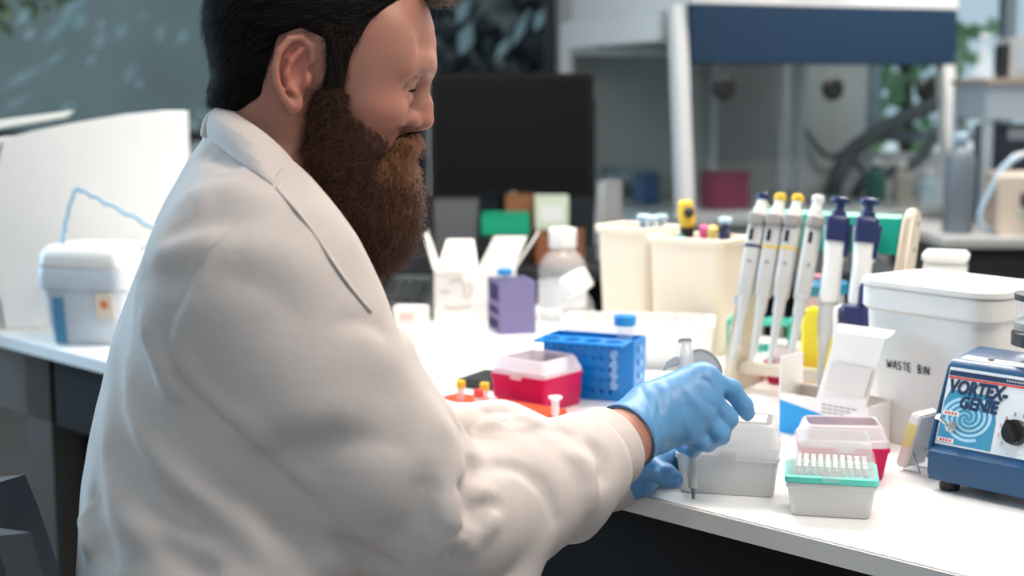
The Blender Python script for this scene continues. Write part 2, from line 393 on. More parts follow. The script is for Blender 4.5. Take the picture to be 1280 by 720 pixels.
# ---- open white carton with flaps
def carton(t, w_, d_, h_, m, mi=None):
    mi = mi or m; s = .0018
    bm = NB()
    box(bm, w_ / 2, s / 2, h_ / 2, w_, s, h_); box(bm, w_ / 2, d_ - s / 2, h_ / 2, w_, s, h_)
    box(bm, s / 2, d_ / 2, h_ / 2, s, d_ - 2 * s, h_); box(bm, w_ - s / 2, d_ / 2, h_ / 2, s, d_ - 2 * s, h_)
    box(bm, w_ / 2, d_ / 2, s, w_ - 2 * s, d_ - 2 * s, s)
    return part('carton', bm, m, t, smooth=False)
def flap(t, base, along, ang_dir, wd, L, m, name='flap', taper=.0, lab=None):
    """panel hinged at base (start of hinge), running along, rising along ang_dir"""
    a = Vector(along).normalized(); u = Vector(ang_dir).normalized(); n = a.cross(u).normalized() * .0009
    b = Vector(base); bm = NB()
    q = [b, b + a * wd, b + a * (wd - taper) + u * L, b + a * taper + u * L]
    v = [bm.verts.new(p + n) for p in q] + [bm.verts.new(p - n) for p in q]
    for f in ((0, 1, 2, 3), (7, 6, 5, 4), (0, 4, 5, 1), (1, 5, 6, 2), (2, 6, 7, 3), (3, 7, 4, 0)): bm.faces.new([v[i] for i in f])
    return part(name, bm, m, t, smooth=False, label=lab)
t = stand('open_carton', 'open white carton with raised flaps behind the purple tube rack', 'box', 543, 402, -3)
carton(t, .16, .10, .104, m_card)
flap(t, (0, .0, .104), (0, 1, 0), (-.30, -.1, 1), .10, .075, m_card, taper=.01)
flap(t, (0, .098, .104), (1, 0, 0), (0, .6, .55), .08, .07, m_card, taper=.012)
flap(t, (.16, .0, .104), (0, 1, 0), (.62, .1, .95), .10, .085, m_card, taper=.008)
flap(t, (.085, .099, .104), (1, 0, 0), (.42, .12, .9), .072, .066, m_card, taper=.002)
flap(t, (.0, .002, .104), (1, 0, 0), (0.1, -.5, .05), .06, .02, m_card)
bm = NB()
for a in ([(.03, .08), (.05, .085), (.062, .07), (.058, .05)], [(.02, .03), (.045, .028), (.075, .034)], [(.07, .085), (.074, .06), (.064, .045)], [(.015, .06), (.03, .062)]):
    tube(bm, smooth_path([(x, -.0008, z) for x, z in a], 5), .0012, 5)
part('print', bm, mat('brown_print', (.35, .25, .2), .7), t)

# ---- purple tube rack with one blue-capped tube
m_purple = mat('purple_plastic', (.16, .14, .28), .4)
t = stand('tube_rack', 'purple-grey tube rack with open side in front of open carton', 'rack', 624, 419, 14)
bm = NB(); W_, D_, H_ = .072, .095, .1
for y in (.002, D_ - .002): box(bm, W_ / 2, y, H_ / 2, W_, .004, H_)
box(bm, W_ - .002, D_ / 2, H_ / 2, .004, D_ - .008, H_); box(bm, W_ / 2, D_ / 2, .002, W_ - .004, D_ - .008, .004)
part('frame', bm, m_purple, t)
bm = NB()
for k in range(5): box(bm, W_ / 2 - .001, .008 + .0195 * k, H_ - .003, W_ - .006, .005, .006)
for k in range(4): box(bm, .006 + .02 * k, D_ / 2, H_ - .004, .005, D_ - .008, .006)
part('top_grid', bm, m_purple, t)
bm = NB(); box(bm, .003, D_ / 2, .03, .004, D_ - .008, .006); box(bm, .003, D_ / 2, .055, .004, D_ - .008, .006); part('side_bar', bm, m_purple, t)
def cap_tube(name, label, loc, r, h, mcap, caph, cat='tube', group=None, body=None, capr=None, z0=0, cone=True):
    t = thing(name, label, cat, loc, 0, group)
    bm = NB(); lathe(bm, [(r * .25 if cone else r * .95, z0), (r * .9, z0 + (.014 if cone else .002)), (r, z0 + .02), (r, h)], 16); part('body', bm, body or m_clear, t)
    if mcap:
        cr = capr or r * 1.18
        bm = NB(); lathe(bm, [(cr, h - caph), (cr * 1.02, h - caph * .9), (cr * 1.02, h - caph * .1), (cr * .93, h)], 20); part('cap', bm, mcap, t)
    return t
c = math.cos(R(17)); s = math.sin(R(17)); tx, ty, _ = on(624, 417)
cap_tube('capped_tube', 'clear tube with blue cap standing in the purple rack', (tx + c * .016 - s * .0178, ty + s * .016 + c * .0178, .9145), .0065, .118, m_bluec, .012, capr=.014)

# ---- clear bottles
t = stand('clear_bottle', 'large clear bottle with ribbed white cap beside the cream tubs', 'bottle', 703, 400, 0)
bm = NB(); lathe(bm, [(.045, 0), (.049, .004), (.049, .105), (.046, .118), (.03, .138), (.022, .146), (.022, .155)], 32); part('body', bm, m_clear, t)
bm = NB(); lathe(bm, [(.0455, .003), (.0455, .055)], 32); part('liquid', bm, mat('clear_liquid', (.80, .84, .90), .05, alpha=.3), t)
bm = NB(); lathe(bm, [(.0275, .148), (.0285, .15), (.028, .185), (.025, .187)], 32); part('cap', bm, m_white, t)
bm = NB(); lathe(bm, [(.0493, .03), (.0493, .08)], 32, cap=False); part('label', bm, mat('bottle_label', (.78, .8, .82), .6, trans=.35), t)
t = stand('clear_bottle', 'smaller clear bottle with tilted white cap in front of the large bottle', 'bottle', 722, 417, 0)
bm = NB(); lathe(bm, [(.030, 0), (.032, .003), (.032, .052), (.028, .066), (.018, .078), (.016, .082)], 28); part('body', bm, m_clear, t)
bm = NB(); lathe(bm, [(.027, 0), (.029, .003), (.028, .036), (.025, .038)], 28, TR(.006, 0, .082, 0, -28)); part('cap', bm, m_white, t)
bm = NB(); lathe(bm, [(.0323, .012), (.0323, .045)], 28, cap=False); part('label', bm, m_paper, t)

# ---- two cream tubs holding tools
def cream_tub(label, px, py, rz, w_, d_, h_):
    t = stand('plastic_tub', label, 'tub', px, py, rz, 'cream tubs of tools')
    k = .008; T = .0025
    secs = [(w_ - .024, d_ - .024, 0), (w_ - .018, d_ - .018, .004), (w_ - .004, d_ - .004, h_ - .014), (w_ + .006, d_ + .006, h_ - .013), (w_ + .008, d_ + .008, h_ - .002), (w_ + .004, d_ + .004, h_),
            (w_ - .008, d_ - .008, h_ - .002), (w_ - .024, d_ - .024, .008)]
    bm = NB(); tub(bm, secs, .016); bmesh.ops.translate(bm, vec=(w_ / 2, d_ / 2, 0), verts=bm.verts); part('body', bm, m_cream, t)
    return t
TB = cream_tub('cream plastic tub, right of the pair, holding pens and pipettes', 806, 435, -40, .155, .10, .205)
TA = cream_tub('cream plastic tub, left of the pair, beside the clear bottles', 742, 421, -40, .125, .10, .212)
def in_tub(tt, x, y, z): return tuple(Matrix.LocRotScale(tt.location, tt.rotation_euler, None) @ Vector((x, y, z)))
m_lblue = mat('pale_blue_button', (.45, .60, .72), .4)
def tool(name, label, loc, tilt, build, cat, group=None):
    t = thing(name, label, cat, loc, 0, group); t.rotation_euler = (R(tilt[0]), R(tilt[1]), 0); build(t); return t
def b_pip_top(col):
    def f(t):
        bm = NB(); lathe(bm, [(.004, 0), (.007, .06), (.012, .1), (.012, .195)], 14); part('handle', bm, m_navy, t)
        bm = NB(); lathe(bm, [(.006, .195), (.006, .212), (.012, .213), (.012, .221), (.008, .223)], 14); part('plunger', bm, col, t)
    return f
for i, (x, y, tl) in enumerate(((.094, .042, (1, 1)), (.094, .070, (-1, 2)), (.066, .055, (1, 1)))):
    tool('pipette', ['navy pipette with pale blue button, nearest the clear bottles in the cream tub', 'navy pipette with pale blue button beside the black and yellow tool', 'navy pipette with pale blue button, rear of three in left tub'][i], in_tub(TA, x, y, .009), tl, b_pip_top(m_lblue), 'pipette', 'pipettes in the left cream tub')
def b_cutter(t):
    bm = NB(); tub(bm, [(.016, .014, 0), (.022, .018, .05), (.024, .02, .2), (.026, .022, .215)], .006); part('grip', bm, m_black, t)
    bm = NB(); tube(bm, [(0, 0, .212), (-.004, -.002, .235), (-.008, -.004, .255)], [.014, .016, .012], 12); part('head', bm, m_yel, t)
    bm = NB(); lathe(bm, [(.009, 0), (.009, .012), (.006, .014)], 14, TR(-.002, -.014, .236, 70)); part('knob', bm, m_black, t)
tool('hand_tool', 'black handled tool with yellow head in the cream tubs', in_tub(TB, .04, .05, .009), (2, 3), b_cutter, 'tool')
def b_pen(col):
    def f(t):
        bm = NB(); lathe(bm, [(.003, 0), (.005, .01), (.005, .19)], 12); part('barrel', bm, m_grey, t)
        bm = NB(); lathe(bm, [(.0045, .19), (.009, .2), (.009, .212), (.006, .216)], 12); part('cap', bm, col, t)
    return f
m_pinkc = mat('pink_cap', (.8, .12, .32), .4); m_ylc = mat('pale_yellow_cap', (.8, .65, .2), .4); m_teal = mat('teal_cap', (.02, .35, .36), .4)
tool('pen', 'pen with a pink end in the right cream tub', in_tub(TB, .07, .045, .009), (3, 5), b_pen(m_pinkc), 'pen')
tool('pen', 'pen with a yellow end in the right cream tub', in_tub(TB, .088, .045, .009), (3, 5), b_pen(m_ylc), 'pen')
def b_short(t):
    bm = NB(); lathe(bm, [(.003, 0), (.006, .01), (.006, .18)], 12); part('barrel', bm, m_white, t)
    bm = NB(); lathe(bm, [(.0075, .18), (.0085, .185), (.0075, .198)], 12); part('cap', bm, m_teal, t)
tool('pen', 'short pen with a teal end in the right cream tub', in_tub(TB, .062, .025, .009), (2, -2), b_short, 'pen')
def b_wpip(t):
    bm = NB(); lathe(bm, [(.004, 0), (.008, .08), (.013, .12), (.014, .19)], 14); part('handle', bm, m_lblue, t)
    bm = NB(); lathe(bm, [(.011, .188), (.011, .205), (.006, .207), (.006, .218)], 14); part('collar', bm, m_navy, t)
    bm = NB(); lathe(bm, [(.006, .218), (.012, .22), (.012, .227), (.009, .229)], 14); part('button', bm, m_lblue, t)
tool('pipette', 'blue pipette with a pale button at the right of the right cream tub', in_tub(TB, .118, .058, .010), (1, 2), b_wpip, 'pipette')

# ---- white foam tray with pegs
t = stand('foam_tray', 'open white tray box with pegs behind the blue tube rack', 'tray', 700, 459, -9)
bm = NB(); W_, D_, H_ = .255, .13, .076
tub(bm, [(W_ - .02, D_ - .02, 0), (W_ - .016, D_ - .016, .003), (W_ - .004, D_ - .004, H_ - .01), (W_, D_, H_ - .004), (W_ - .002, D_ - .002, H_), (W_ - .018, D_ - .018, H_), (W_ - .024, D_ - .024, H_ - .03)], .014)
bmesh.ops.translate(bm, vec=(W_ / 2, D_ / 2, 0), verts=bm.verts); part('body', bm, m_white, t)
pg = None
for i in range(10):
    for j in range(4):
        if pg is None:
            bm = NB(); lathe(bm, [(.004, 0), (.0045, .012), (.003, .026)], 8); pg = part('peg', bm, m_offw, t); k = pg
        else: k = dup(pg, parent=t)
        k.location = (.035 + .0205 * i, .04 + .024 * j, H_ - .031)

# ---- blue tube rack with holes and one large tube
RZ = -22
c, s = math.cos(R(RZ)), math.sin(R(RZ)); bx, by, _ = on(792, 504); W_, D_, H_ = .143, .060, .092
rack = thing('tube_rack', 'bright blue tube rack with rows of round holes in its side', 'rack', (bx - c * W_, by - s * W_, .91), RZ)
def holed_plate(bm, w_, h_, T, cols, rows, r, ox, oz, dx, dz, M):
    """plate in x-z with round holes cut by quads around each hole"""
    n = 12
    xs = [0] + [ox + dx * (i + .5) - dx for i in range(cols)] ; 
    ex = [ox - dx / 2 + dx * i for i in range(cols + 1)]; ez = [oz - dz / 2 + dz * i for i in range(rows + 1)]
    ptsall = []
    def quad(a, b, c_, d):
        f = [bm.verts.new((p[0], 0, p[1])) for p in (a, b, c_, d)]; bm.faces.new(f); ptsall.extend(f)
    for i in range(cols):
        for j in range(rows):
            x0, x1, z0, z1 = ex[i], ex[i + 1], ez[j], ez[j + 1]; cx, cz = (x0 + x1) / 2, (z0 + z1) / 2
            rim = []; out = []
            for k in range(n):
                a = 2 * PI * k / n + PI / 4; ca, sa = math.cos(a), math.sin(a); m_ = max(abs(ca), abs(sa))
                rim.append((cx + r * ca, cz + r * sa)); out.append((cx + ca / m_ * (x1 - x0) / 2, cz + sa / m_ * (z1 - z0) / 2))
            for k in range(n):
                l = (k + 1) % n; quad(rim[k], out[k], out[l], rim[l])
    if ex[0] > 0: quad((0, 0), (ex[0], 0), (ex[0], h_), (0, h_))
    if ex[-1] < w_: quad((ex[-1], 0), (w_, 0), (w_, h_), (ex[-1], h_))
    quad((ex[0], 0), (ex[-1], 0), (ex[-1], ez[0]), (ex[0], ez[0])); quad((ex[0], ez[-1]), (ex[-1], ez[-1]), (ex[-1], h_), (ex[0], h_))
    bmesh.ops.remove_doubles(bm, verts=bm.verts, dist=.00005)
    r_ = bmesh.ops.extrude_face_region(bm, geom=list(bm.faces)); vs = [e for e in r_['geom'] if isinstance(e, bmesh.types.BMVert)]
    bmesh.ops.translate(bm, vec=(0, T, 0), verts=vs); bmesh.ops.transform(bm, matrix=M, verts=bm.verts)
bm = NB(); holed_plate(bm, W_, H_, .003, 8, 5, .0036, .012, .014, .0134, .0165, Matrix()); part('front_panel', bm, m_blue, rack, smooth=False)
bm = NB(); holed_plate(bm, W_, H_, .003, 8, 5, .0036, .012, .014, .0134, .0165, TR(0, D_ - .003, 0)); part('back_panel', bm, m_blue, rack, smooth=False)
bm = NB(); holed_plate(bm, D_ - .006, H_, .003, 2, 4, .005, .017, .02, .02, .019, TR(.003, .003, 0, 0, 0, 90)); part('end_panel', bm, m_blue, rack, smooth=False)
bm = NB(); holed_plate(bm, D_ - .006, H_, .003, 2, 4, .005, .017, .02, .02, .019, TR(W_, .003, 0, 0, 0, 90)); part('end_panel', bm, m_blue, rack, smooth=False)
bm = NB(); holed_plate(bm, W_ - .006, D_ - .006, .003, 4, 1, .0135, .020, .027, .032, .04, TR(.003, .003, H_ - .001, 90, 0, 0)); part('top_panel', bm, m_blue, rack, smooth=False)
bm = NB(); box(bm, W_ * .6, D_ * .82, H_ * .5, W_ * .74, .003, H_ - .012); part('hole_backing', bm, mat('shaded_blue_plastic', (.0, .13, .42), .35), rack)  # added sheet, its deep blue stands for the shade inside the holes
bm = NB(); box(bm, W_ / 2, D_ / 2, .0015, W_ - .006, D_ - .006, .003); part('bottom_panel', bm, m_blue, rack)
for k in range(4):                       # round eyelets down the right end of the front
    bm = NB(); lathe(bm, [(.0055, 0), (.0055, .002), (.0035, .0025)], 14, TR(W_ + .0002, D_ * .5, .018 + .0195 * k, 0, 90)); part('eyelet', bm, mat('pale_blue_plastic2', (.25, .5, .75), .4), rack)
bm = NB()
for k in range(14): box(bm, W_ - .031 + .0012 * math.sin(k * 2.1), -.0004, .02 + .0042 * k, .009 + .003 * math.sin(k * 1.7), .0008, .0022)
part('print', bm, mat('pale_print', (.45, .66, .85), .5), rack)
p = Matrix.LocRotScale(rack.location, rack.rotation_euler, None) @ Vector((.003 + .020 + .032 * 3, .003 + .027, .004))
cap_tube('capped_tube', 'large clear tube with bright blue screw cap standing in blue rack', (p.x, p.y, p.z), .0125, .122, m_bluec, .015, capr=.0165)

# ---- tip boxes
def tip_box(label, px, py, rz, w_, d_, h_, lid, mb, ml, origin=0, rim=None, tips=False, sticker=False, taper=.006, group=None):
    t = stand('tip_box', label, 'box', px, py, rz, group)
    O = Vector((-w_ if origin == 1 else 0, 0, 0))
    def p2(name, bm, m, sm=True):
        bmesh.ops.translate(bm, vec=O, verts=bm.verts); return part(name, bm, m, t, smooth=sm)
    bm = NB(); T = taper
    tub(bm, [(w_ - 2 * T - .004, d_ - 2 * T - .004, 0), (w_ - 2 * T, d_ - 2 * T, .003), (w_ - .003, d_ - .003, h_ - .006), (w_, d_, h_ - .005), (w_, d_, h_), (w_ - .006, d_ - .006, h_), (w_ - .010, d_ - .01, h_ - .02), (w_ - .014, d_ - .014, .004)], .006, 4)
    bmesh.ops.translate(bm, vec=(w_ / 2, d_ / 2, 0), verts=bm.verts); p2('base', bm, mb)
    zt = h_
    if rim:
        bm = NB(); box(bm, w_ / 2, d_ / 2, h_ - .002, w_ - .012, d_ - .012, .003); p2('tray', bm, mb)
        bm = NB(); tub(bm, [(w_ - .001, d_ - .001, h_ + .0002), (w_ + .003, d_ + .003, h_ + .001), (w_ + .003, d_ + .003, h_ + .007), (w_, d_, h_ + .008)], .006, 4)
        bmesh.ops.translate(bm, vec=(w_ / 2, d_ / 2, 0), verts=bm.verts); p2('rim', bm, rim); zt = h_ + .0082
    else:
        bm = NB(); box(bm, w_ / 2, d_ / 2, h_ - .003, w_ - .012, d_ - .012, .003); p2('tray', bm, mb)
    bm = NB(); wl = w_ - .002; dl = d_ - .002
    tub(bm, [(wl, dl, zt + .0003), (wl, dl, zt + lid * .3), (wl - .004, dl - .004, zt + lid * .38), (wl - .012, dl - .012, zt + lid - .003), (wl - .018, dl - .018, zt + lid), (wl - .020, dl - .020, zt + lid - .0015), (wl - .015, dl - .015, zt + lid - .005), (wl - .007, dl - .007, zt + lid * .36), (wl - .004, dl - .004, zt + .0003)], .008, 4)
    bmesh.ops.translate(bm, vec=(w_ / 2, d_ / 2, 0), verts=bm.verts); p2('lid', bm, ml)
    bm = NB(); box(bm, w_ / 2, -.0015, zt + .001, .02, .003, .012, .001); p2('latch', bm, ml)
    if tips:
        tp = None; nx, ny = 10, 6
        for i in range(nx):
            for j in range(ny):
                if tp is None:
                    bm = NB(); lathe(bm, [(.0024, 0), (.0029, .002), (.0029, .009), (.0016, .0095)], 8); tp = part('tip', bm, m_white, t); k = tp
                else: k = dup(tp, parent=t)
                k.location = (O.x + w_ / 2 + (i - 4.5) * (w_ - .018) / 10, d_ / 2 + (j - 2.5) * (d_ - .016) / 6, zt)
    if sticker:
        bm = NB(); box(bm, w_ * .70, d_ * .46, zt + lid + .0006, .036, .036, .0006); p2('sticker', bm, m_paper)
    return t
m_tipg = mat('tipbox_grey', (.66, .655, .63), .4); m_teal2 = mat('teal_plastic', (.12, .62, .52), .35)
tip_box('grey tip box with clear lid and blank white sticker under the gloved hand', 843, 617, -13, .117, .085, .047, .036, m_tipg, m_frost, sticker=True, tips=False)
tip_box('small white tip box with teal rim and clear lid at bench front', 981, 646, -12, .096, .074, .038, .038, m_tipg, m_clear, rim=m_teal2, tips=True)
tip_box('magenta tip box with pinkish clear lid behind the teal-rimmed box', 1000, 601, -5, .104, .07, .040, .026, m_mag, m_pinkl)
PB = tip_box('magenta tip box with tall frosted lid behind the orange rack', 680, 519, -38, .10, .10, .05, .024, m_mag, m_pinkl, origin=1, taper=.003)
tip_box('magenta tip box standing behind the grey pipettes', 953, 480, -20, .058, .045, .038, .02, m_mag, m_pinkl)
# ---- black notebook
t = stand('notebook', 'small black notebook lying behind the orange tube rack', 'notebook', 571, 484, -28)
bm = NB(); box(bm, .05, .045, .0015, .10, .09, .003, .001); box(bm, .05, .045, .0125, .10, .09, .003, .001); part('cover', bm, m_black, t)
bm = NB(); box(bm, .051, .045, .007, .096, .086, .008); part('pages', bm, mat('dark_pages', (.05, .05, .05), .7), t)

# ---- orange rack with little tubes
RZ = -36; c, s = math.cos(R(RZ)), math.sin(R(RZ)); bx, by, _ = on(712, 528); W_, D_, H_ = .200, .10, .019
orack = thing('tube_rack', 'flat translucent orange tube rack beside the right sleeve', 'rack', (bx - c * W_ + s * D_, by - s * W_ - c * D_, .91), RZ)
bm = NB(); box(bm, W_ / 2, D_ / 2, .006, W_, D_, .012, .002); part('base', bm, m_orange, orack)
rb = None
for k in range(9):
    if rb is None: bm = NB(); box(bm, W_ / 2, 0, .0155, W_ - .004, .005, .007, .001); rb = part('rib', bm, m_orange, orack); o = rb
    else: o = dup(rb, parent=orack)
    o.location = (0, .005 + .01125 * k, 0)
cr_ = None
for k in range(11):
    if cr_ is None: bm = NB(); box(bm, 0, D_ / 2, .015, .004, D_ - .006, .006, .001); cr_ = part('cross_rib', bm, m_orange, orack); o = cr_
    else: o = dup(cr_, parent=orack)
    o.location = (.0095 + .018 * k, 0, 0)
def on_rack(px, py): return on(px, py, .9294)
def small_tube(label, px, py, mcap, open_=False):
    x, y, z = on_rack(px, py)
    t = thing('sample_tube', label, 'tube', (x, y, z), 0, 'sample tubes on the orange rack')
    bm = NB(); lathe(bm, [(.0035, 0), (.0052, .004), (.0055, .022)], 14); part('body', bm, m_frost, t)
    if open_:
        bm = NB(); lathe(bm, [(.0055, .0222), (.0095, .026), (.0095, .028), (.006, .0275)], 16); part('cap', bm, m_white, t)
    elif mcap:
        bm = NB(); lathe(bm, [(.0068, .019), (.0068, .0285), (.006, .0295)], 14); part('cap', bm, mcap, t)
small_tube('small tube with yellow cap, left of two on orange rack', 576, 501, m_yel)
small_tube('small tube with yellow cap, beside the magenta box on orange rack', 606, 504, m_yel)
small_tube('small tube with red cap on the orange rack', 598, 513, m_red)
small_tube('small clear capless tube beside the red-capped tube', 616, 516, None)
small_tube('small clear capless tube at the left end of orange rack', 535, 512, None)
small_tube('white funnel-topped tube near the right end of orange rack', 694, 521, None, True)
# ---- pipette stand with six pipettes
RZS = -33; sx0, sy0, _ = on(902, 491); L_ = .238; SHEAR = .40
st = thing('pipette_stand', 'cream pipette stand with slanted ends and a green cross bar', 'rack', (sx0, sy0, .91), RZS)
MYZ = Matrix(((0, 0, 1, 0), (1, 0, 0, 0), (0, 1, 0, 0), (0, 0, 0, 1)))   # prism x,y -> local y,z ; extrusion -> x
def plate_prof():
    top = .285
    pts = [(0, 0), (.165, 0), (.168, .008), (.15, .014), (.055, .022)]
    for a in range(0, 181, 20):
        cx, cz = .118 + .006, top - .02
        pts.append((cx + .021 * math.cos(R(a)), cz + .02 * math.sin(R(a))))
    pts += [(.01, .05), (0, .02)]
    return pts
m_standc = mat('cream_stand', (.66, .58, .46), .4)
for x in (0, L_):
    bm = NB(); prism(bm, plate_prof(), x, x + .016, MYZ, .003); part('end_plate', bm, m_standc, st)
    for z in (.262, .225):
        bm = NB(); lathe(bm, [(.004, 0), (.004, .001), (.0025, .0018)], 10, TR(x + .016, .02 + SHEAR * z, z, 0, 90)); part('screw', bm, m_steel, st)
bm = NB(); prism(bm, [(.088, .218), (.114, .218), (.137, .272), (.112, .276), (.104, .27)], .0165, L_ - .0005, MYZ, .003); part('cross_bar', bm, m_green, st)
bm = NB(); prism(bm, [(.02, .03), (.04, .03), (.044, .045), (.025, .045)], .0165, L_ - .0005, MYZ, .002); part('lower_bar', bm, m_standc, st)
SM = Matrix.LocRotScale(st.location, st.rotation_euler, None)
TILT = math.degrees(math.atan(SHEAR))
def grey_pipette(label, x, y0, z0, mb, mbut, roll=0, k=1.0):
    t = thing('pipette', label, 'pipette', SM @ Vector((x, y0, z0)), 0, 'grey pipettes on the stand')
    t.rotation_euler = (Matrix.Rotation(R(RZS), 3, 'Z') @ Matrix.Rotation(R(-TILT), 3, 'X') @ Matrix.Rotation(R(roll), 3, 'Z')).to_euler(); t.scale = (1.06, 1.06, .90)
    bm = NB(); lathe(bm, [(.0022, 0), (.003, .004), (.0055, .055), (.0065, .085), (.0085, .09), (.0085, .118)], 14); part('shaft', bm, m_grey, t)
    bm = NB(); lathe(bm, [(.003, .02), (.0038, .022), (.0042, .09)], 10, TR(.0, .011, 0)); part('ejector', bm, m_offw, t)
    bm = NB(); tub(bm, [(.015, .018, .112), (.021, .024, .118), (.023, .027, .15), (.0235, .028, .236), (.021, .026, .24)], .006); part('handle', bm, m_grey, t)
    bm = NB(); tub(bm, [(.022, .036, .236), (.0238, .042, .24), (.0238, .044, .25), (.021, .034, .254)], .008); bmesh.ops.translate(bm, vec=(0, -.004, 0), verts=bm.verts); part('finger_hook', bm, m_midg2, t)
    bm = NB(); lathe(bm, [(.0095, .254), (.0105, .258), (.0095, .268), (.0075, .27), (.0075, .282)], 16); part('plunger', bm, m_white, t)
    bm = NB(); lathe(bm, [(.0085, .282), (.0095, .284), (.009, .292), (.007, .294)], 16); part('button', bm, mbut, t)
    if mb:
        bm = NB(); tub(bm, [(.0242, .0288, .195), (.0242, .0288, .2)], .006); part('colour_band', bm, mb, t)
    for sgn in (-1,):
        bm = NB(); box(bm, -.004, sgn * .0141, .217, .006, .0012, .02, .0003); part('display', bm, m_black, t)
        bm = NB(); lathe(bm, [(.0032, 0), (.0032, .001)], 12, TR(0, sgn * .0138, .17, 90)); part('emblem', bm, m_midg, t)
    return t
m_midg2 = mat('warm_grey_plastic', (.36, .345, .33), .45)
m_bandy = mat('yellow_band', (.72, .50, .12), .5); m_bandn = mat('navy_band', (.02, .03, .14), .5)
GP = ((.030, m_bandn, m_navy, 'grey pipette with navy band, leftmost on the stand', 12), (.0585, m_bandy, m_yel, 'grey pipette with yellow band, beside the navy-banded one', 12), (.087, m_bandy, m_yel, 'grey pipette with yellow band, beside the plain one', 12), (.119, None, m_white, 'grey pipette with white button and no band', 30))
for x, mb, mbut, lab, roll in GP:
    grey_pipette(lab, x, -.026, .056, mb, mbut, roll)
def navy_pipette(label, x, y0, z0):
    t = thing('pipette', label, 'pipette', SM @ Vector((x, y0, z0)), 0, 'white and navy pipettes on the stand')
    t.rotation_euler = (Matrix.Rotation(R(RZS), 3, 'Z') @ Matrix.Rotation(R(-14), 3, 'X') @ Matrix.Rotation(R(20), 3, 'Z')).to_euler(); t.scale = (1.12, 1.12, .97)
    bm = NB(); lathe(bm, [(.0025, 0), (.005, .05), (.008, .07), (.0115, .1), (.0125, .135)], 16); part('shaft', bm, m_grey, t)
    bm = NB(); tub(bm, [(.022, .03, .13), (.026, .036, .14), (.025, .036, .19), (.03, .040, .225), (.033, .042, .245), (.028, .036, .252)], .01); part('handle', bm, m_white, t)
    bm = NB(); tub(bm, [(.027, .014, .222), (.029, .016, .232), (.031, .018, .25), (.03, .018, .258), (.022, .014, .262)], .006); bmesh.ops.translate(bm, vec=(0, -.0165, 0), verts=bm.verts); part('front_grip', bm, m_navy, t)
    bm = NB(); tub(bm, [(.006, .03, .1), (.008, .034, .115), (.006, .03, .128)], .003); bmesh.ops.translate(bm, vec=(.0, .02, 0), verts=bm.verts); part('ejector', bm, m_navy, t)
    bm = NB(); tub(bm, [(.006, .05, .2), (.01, .054, .235), (.012, .05, .25)], .003); bmesh.ops.translate(bm, vec=(.014, .008, 0), verts=bm.verts); part('hook', bm, m_navy, t)
    bm = NB(); lathe(bm, [(.010, .258), (.010, .268), (.006, .27), (.006, .28), (.0135, .283), (.0135, .287), (.009, .29)], 18, TR(0, -.012, 0)); part('plunger', bm, m_navy, t)
    bm = NB(); box(bm, -.0128, -.004, .17, .001, .006, .04); part('print', bm, m_navy, t)
navy_pipette('white and navy pipette, left of the pair on stand', .156, -.004, .026)
navy_pipette('white and navy pipette, beside the right end of stand', .200, -.004, .026)

# ---- things behind the stand
t = stand('wire_rack', 'teal wire tube rack behind the grey pipettes', 'rack', 909, 459, -15)
m_tw = mat('teal_wire', (.05, .45, .36), .4)
for z in (.03, .075):
    for y in (0, .022, .044, .066):
        bm = NB(); tube(bm, [(0, y, z), (.10, y, z)], .0022, 8); part('wire', bm, m_tw, t)
    for x in (0, .033, .066, .10):
        bm = NB(); tube(bm, [(x, 0, z + .003), (x, .066, z + .003)], .002, 8); part('wire', bm, m_tw, t)
for x in (0, .10):
    for y in (0, .066):
        bm = NB(); tube(bm, [(x, y, 0), (x, y, .08)], .0024, 8); part('post', bm, m_tw, t)
tm = Matrix.LocRotScale(t.location, t.rotation_euler, None)
for i, x in enumerate((.016, .049, .082)):
    p = tm @ Vector((x, .033, 0.001)); cap_tube('capped_tube', ['blue-capped tube at the left of the teal wire rack', 'blue-capped tube in the middle of the teal wire rack', 'blue-capped tube at the right of the teal wire rack'][i], p, .008, .115, m_bluec, .012, group='tubes in the teal wire rack')
for i, (px, py, h, lab) in enumerate(((1012, 461, .145, 'clear jar with wide teal-blue lid behind the yellow rack, left one'), (1036, 450, .137, 'clear jar with wide teal-blue lid behind the yellow rack, right one'))):
    x, y, z = on(px, py); cap_tube('lidded_jar', lab, (x, y, z), .0245, h, mat('teal_blue_cap', (.01, .20, .36), .4), .02, cat='jar', group='blue-lidded jars', cone=False, capr=.028)
t = stand('small_box', 'small pink box behind the blue-lidded jars', 'box', 1003, 443, -10)
bm = NB(); box(bm, .02, .015, .069, .045, .03, .138, .003); part('body', bm, mat('dusty_pink', (.55, .18, .28), .5), t)
bm = NB(); box(bm, .02, .015, .1387, .046, .031, .001, 0); part('lid', bm, mat('dusty_pink_light', (.6, .28, .36), .5), t)
# yellow rack
m_yelp = mat('yellow_translucent', (.98, .78, .05), .45)
t = stand('yellow_box', 'bright yellow translucent box beside the pipette tips', 'box', 999, 475, -30)
bm = NB(); W_, D_, H_ = .072, .045, .113
tub(bm, [(W_ - .006, D_ - .006, 0), (W_, D_, .004), (W_, D_, H_ - .003), (W_ - .003, D_ - .003, H_), (W_ - .008, D_ - .008, H_ - .001), (W_ - .01, D_ - .01, H_ - .01)], .005); bmesh.ops.translate(bm, vec=(W_ / 2, D_ / 2, 0), verts=bm.verts); part('body', bm, m_yelp, t)
bm = NB(); box(bm, W_ * .68, D_ * .62, H_ + .002, W_ * .5, D_ * .5, .006, .002); part('lid', bm, mat('yellow_paler', (.98, .84, .18), .4), t)
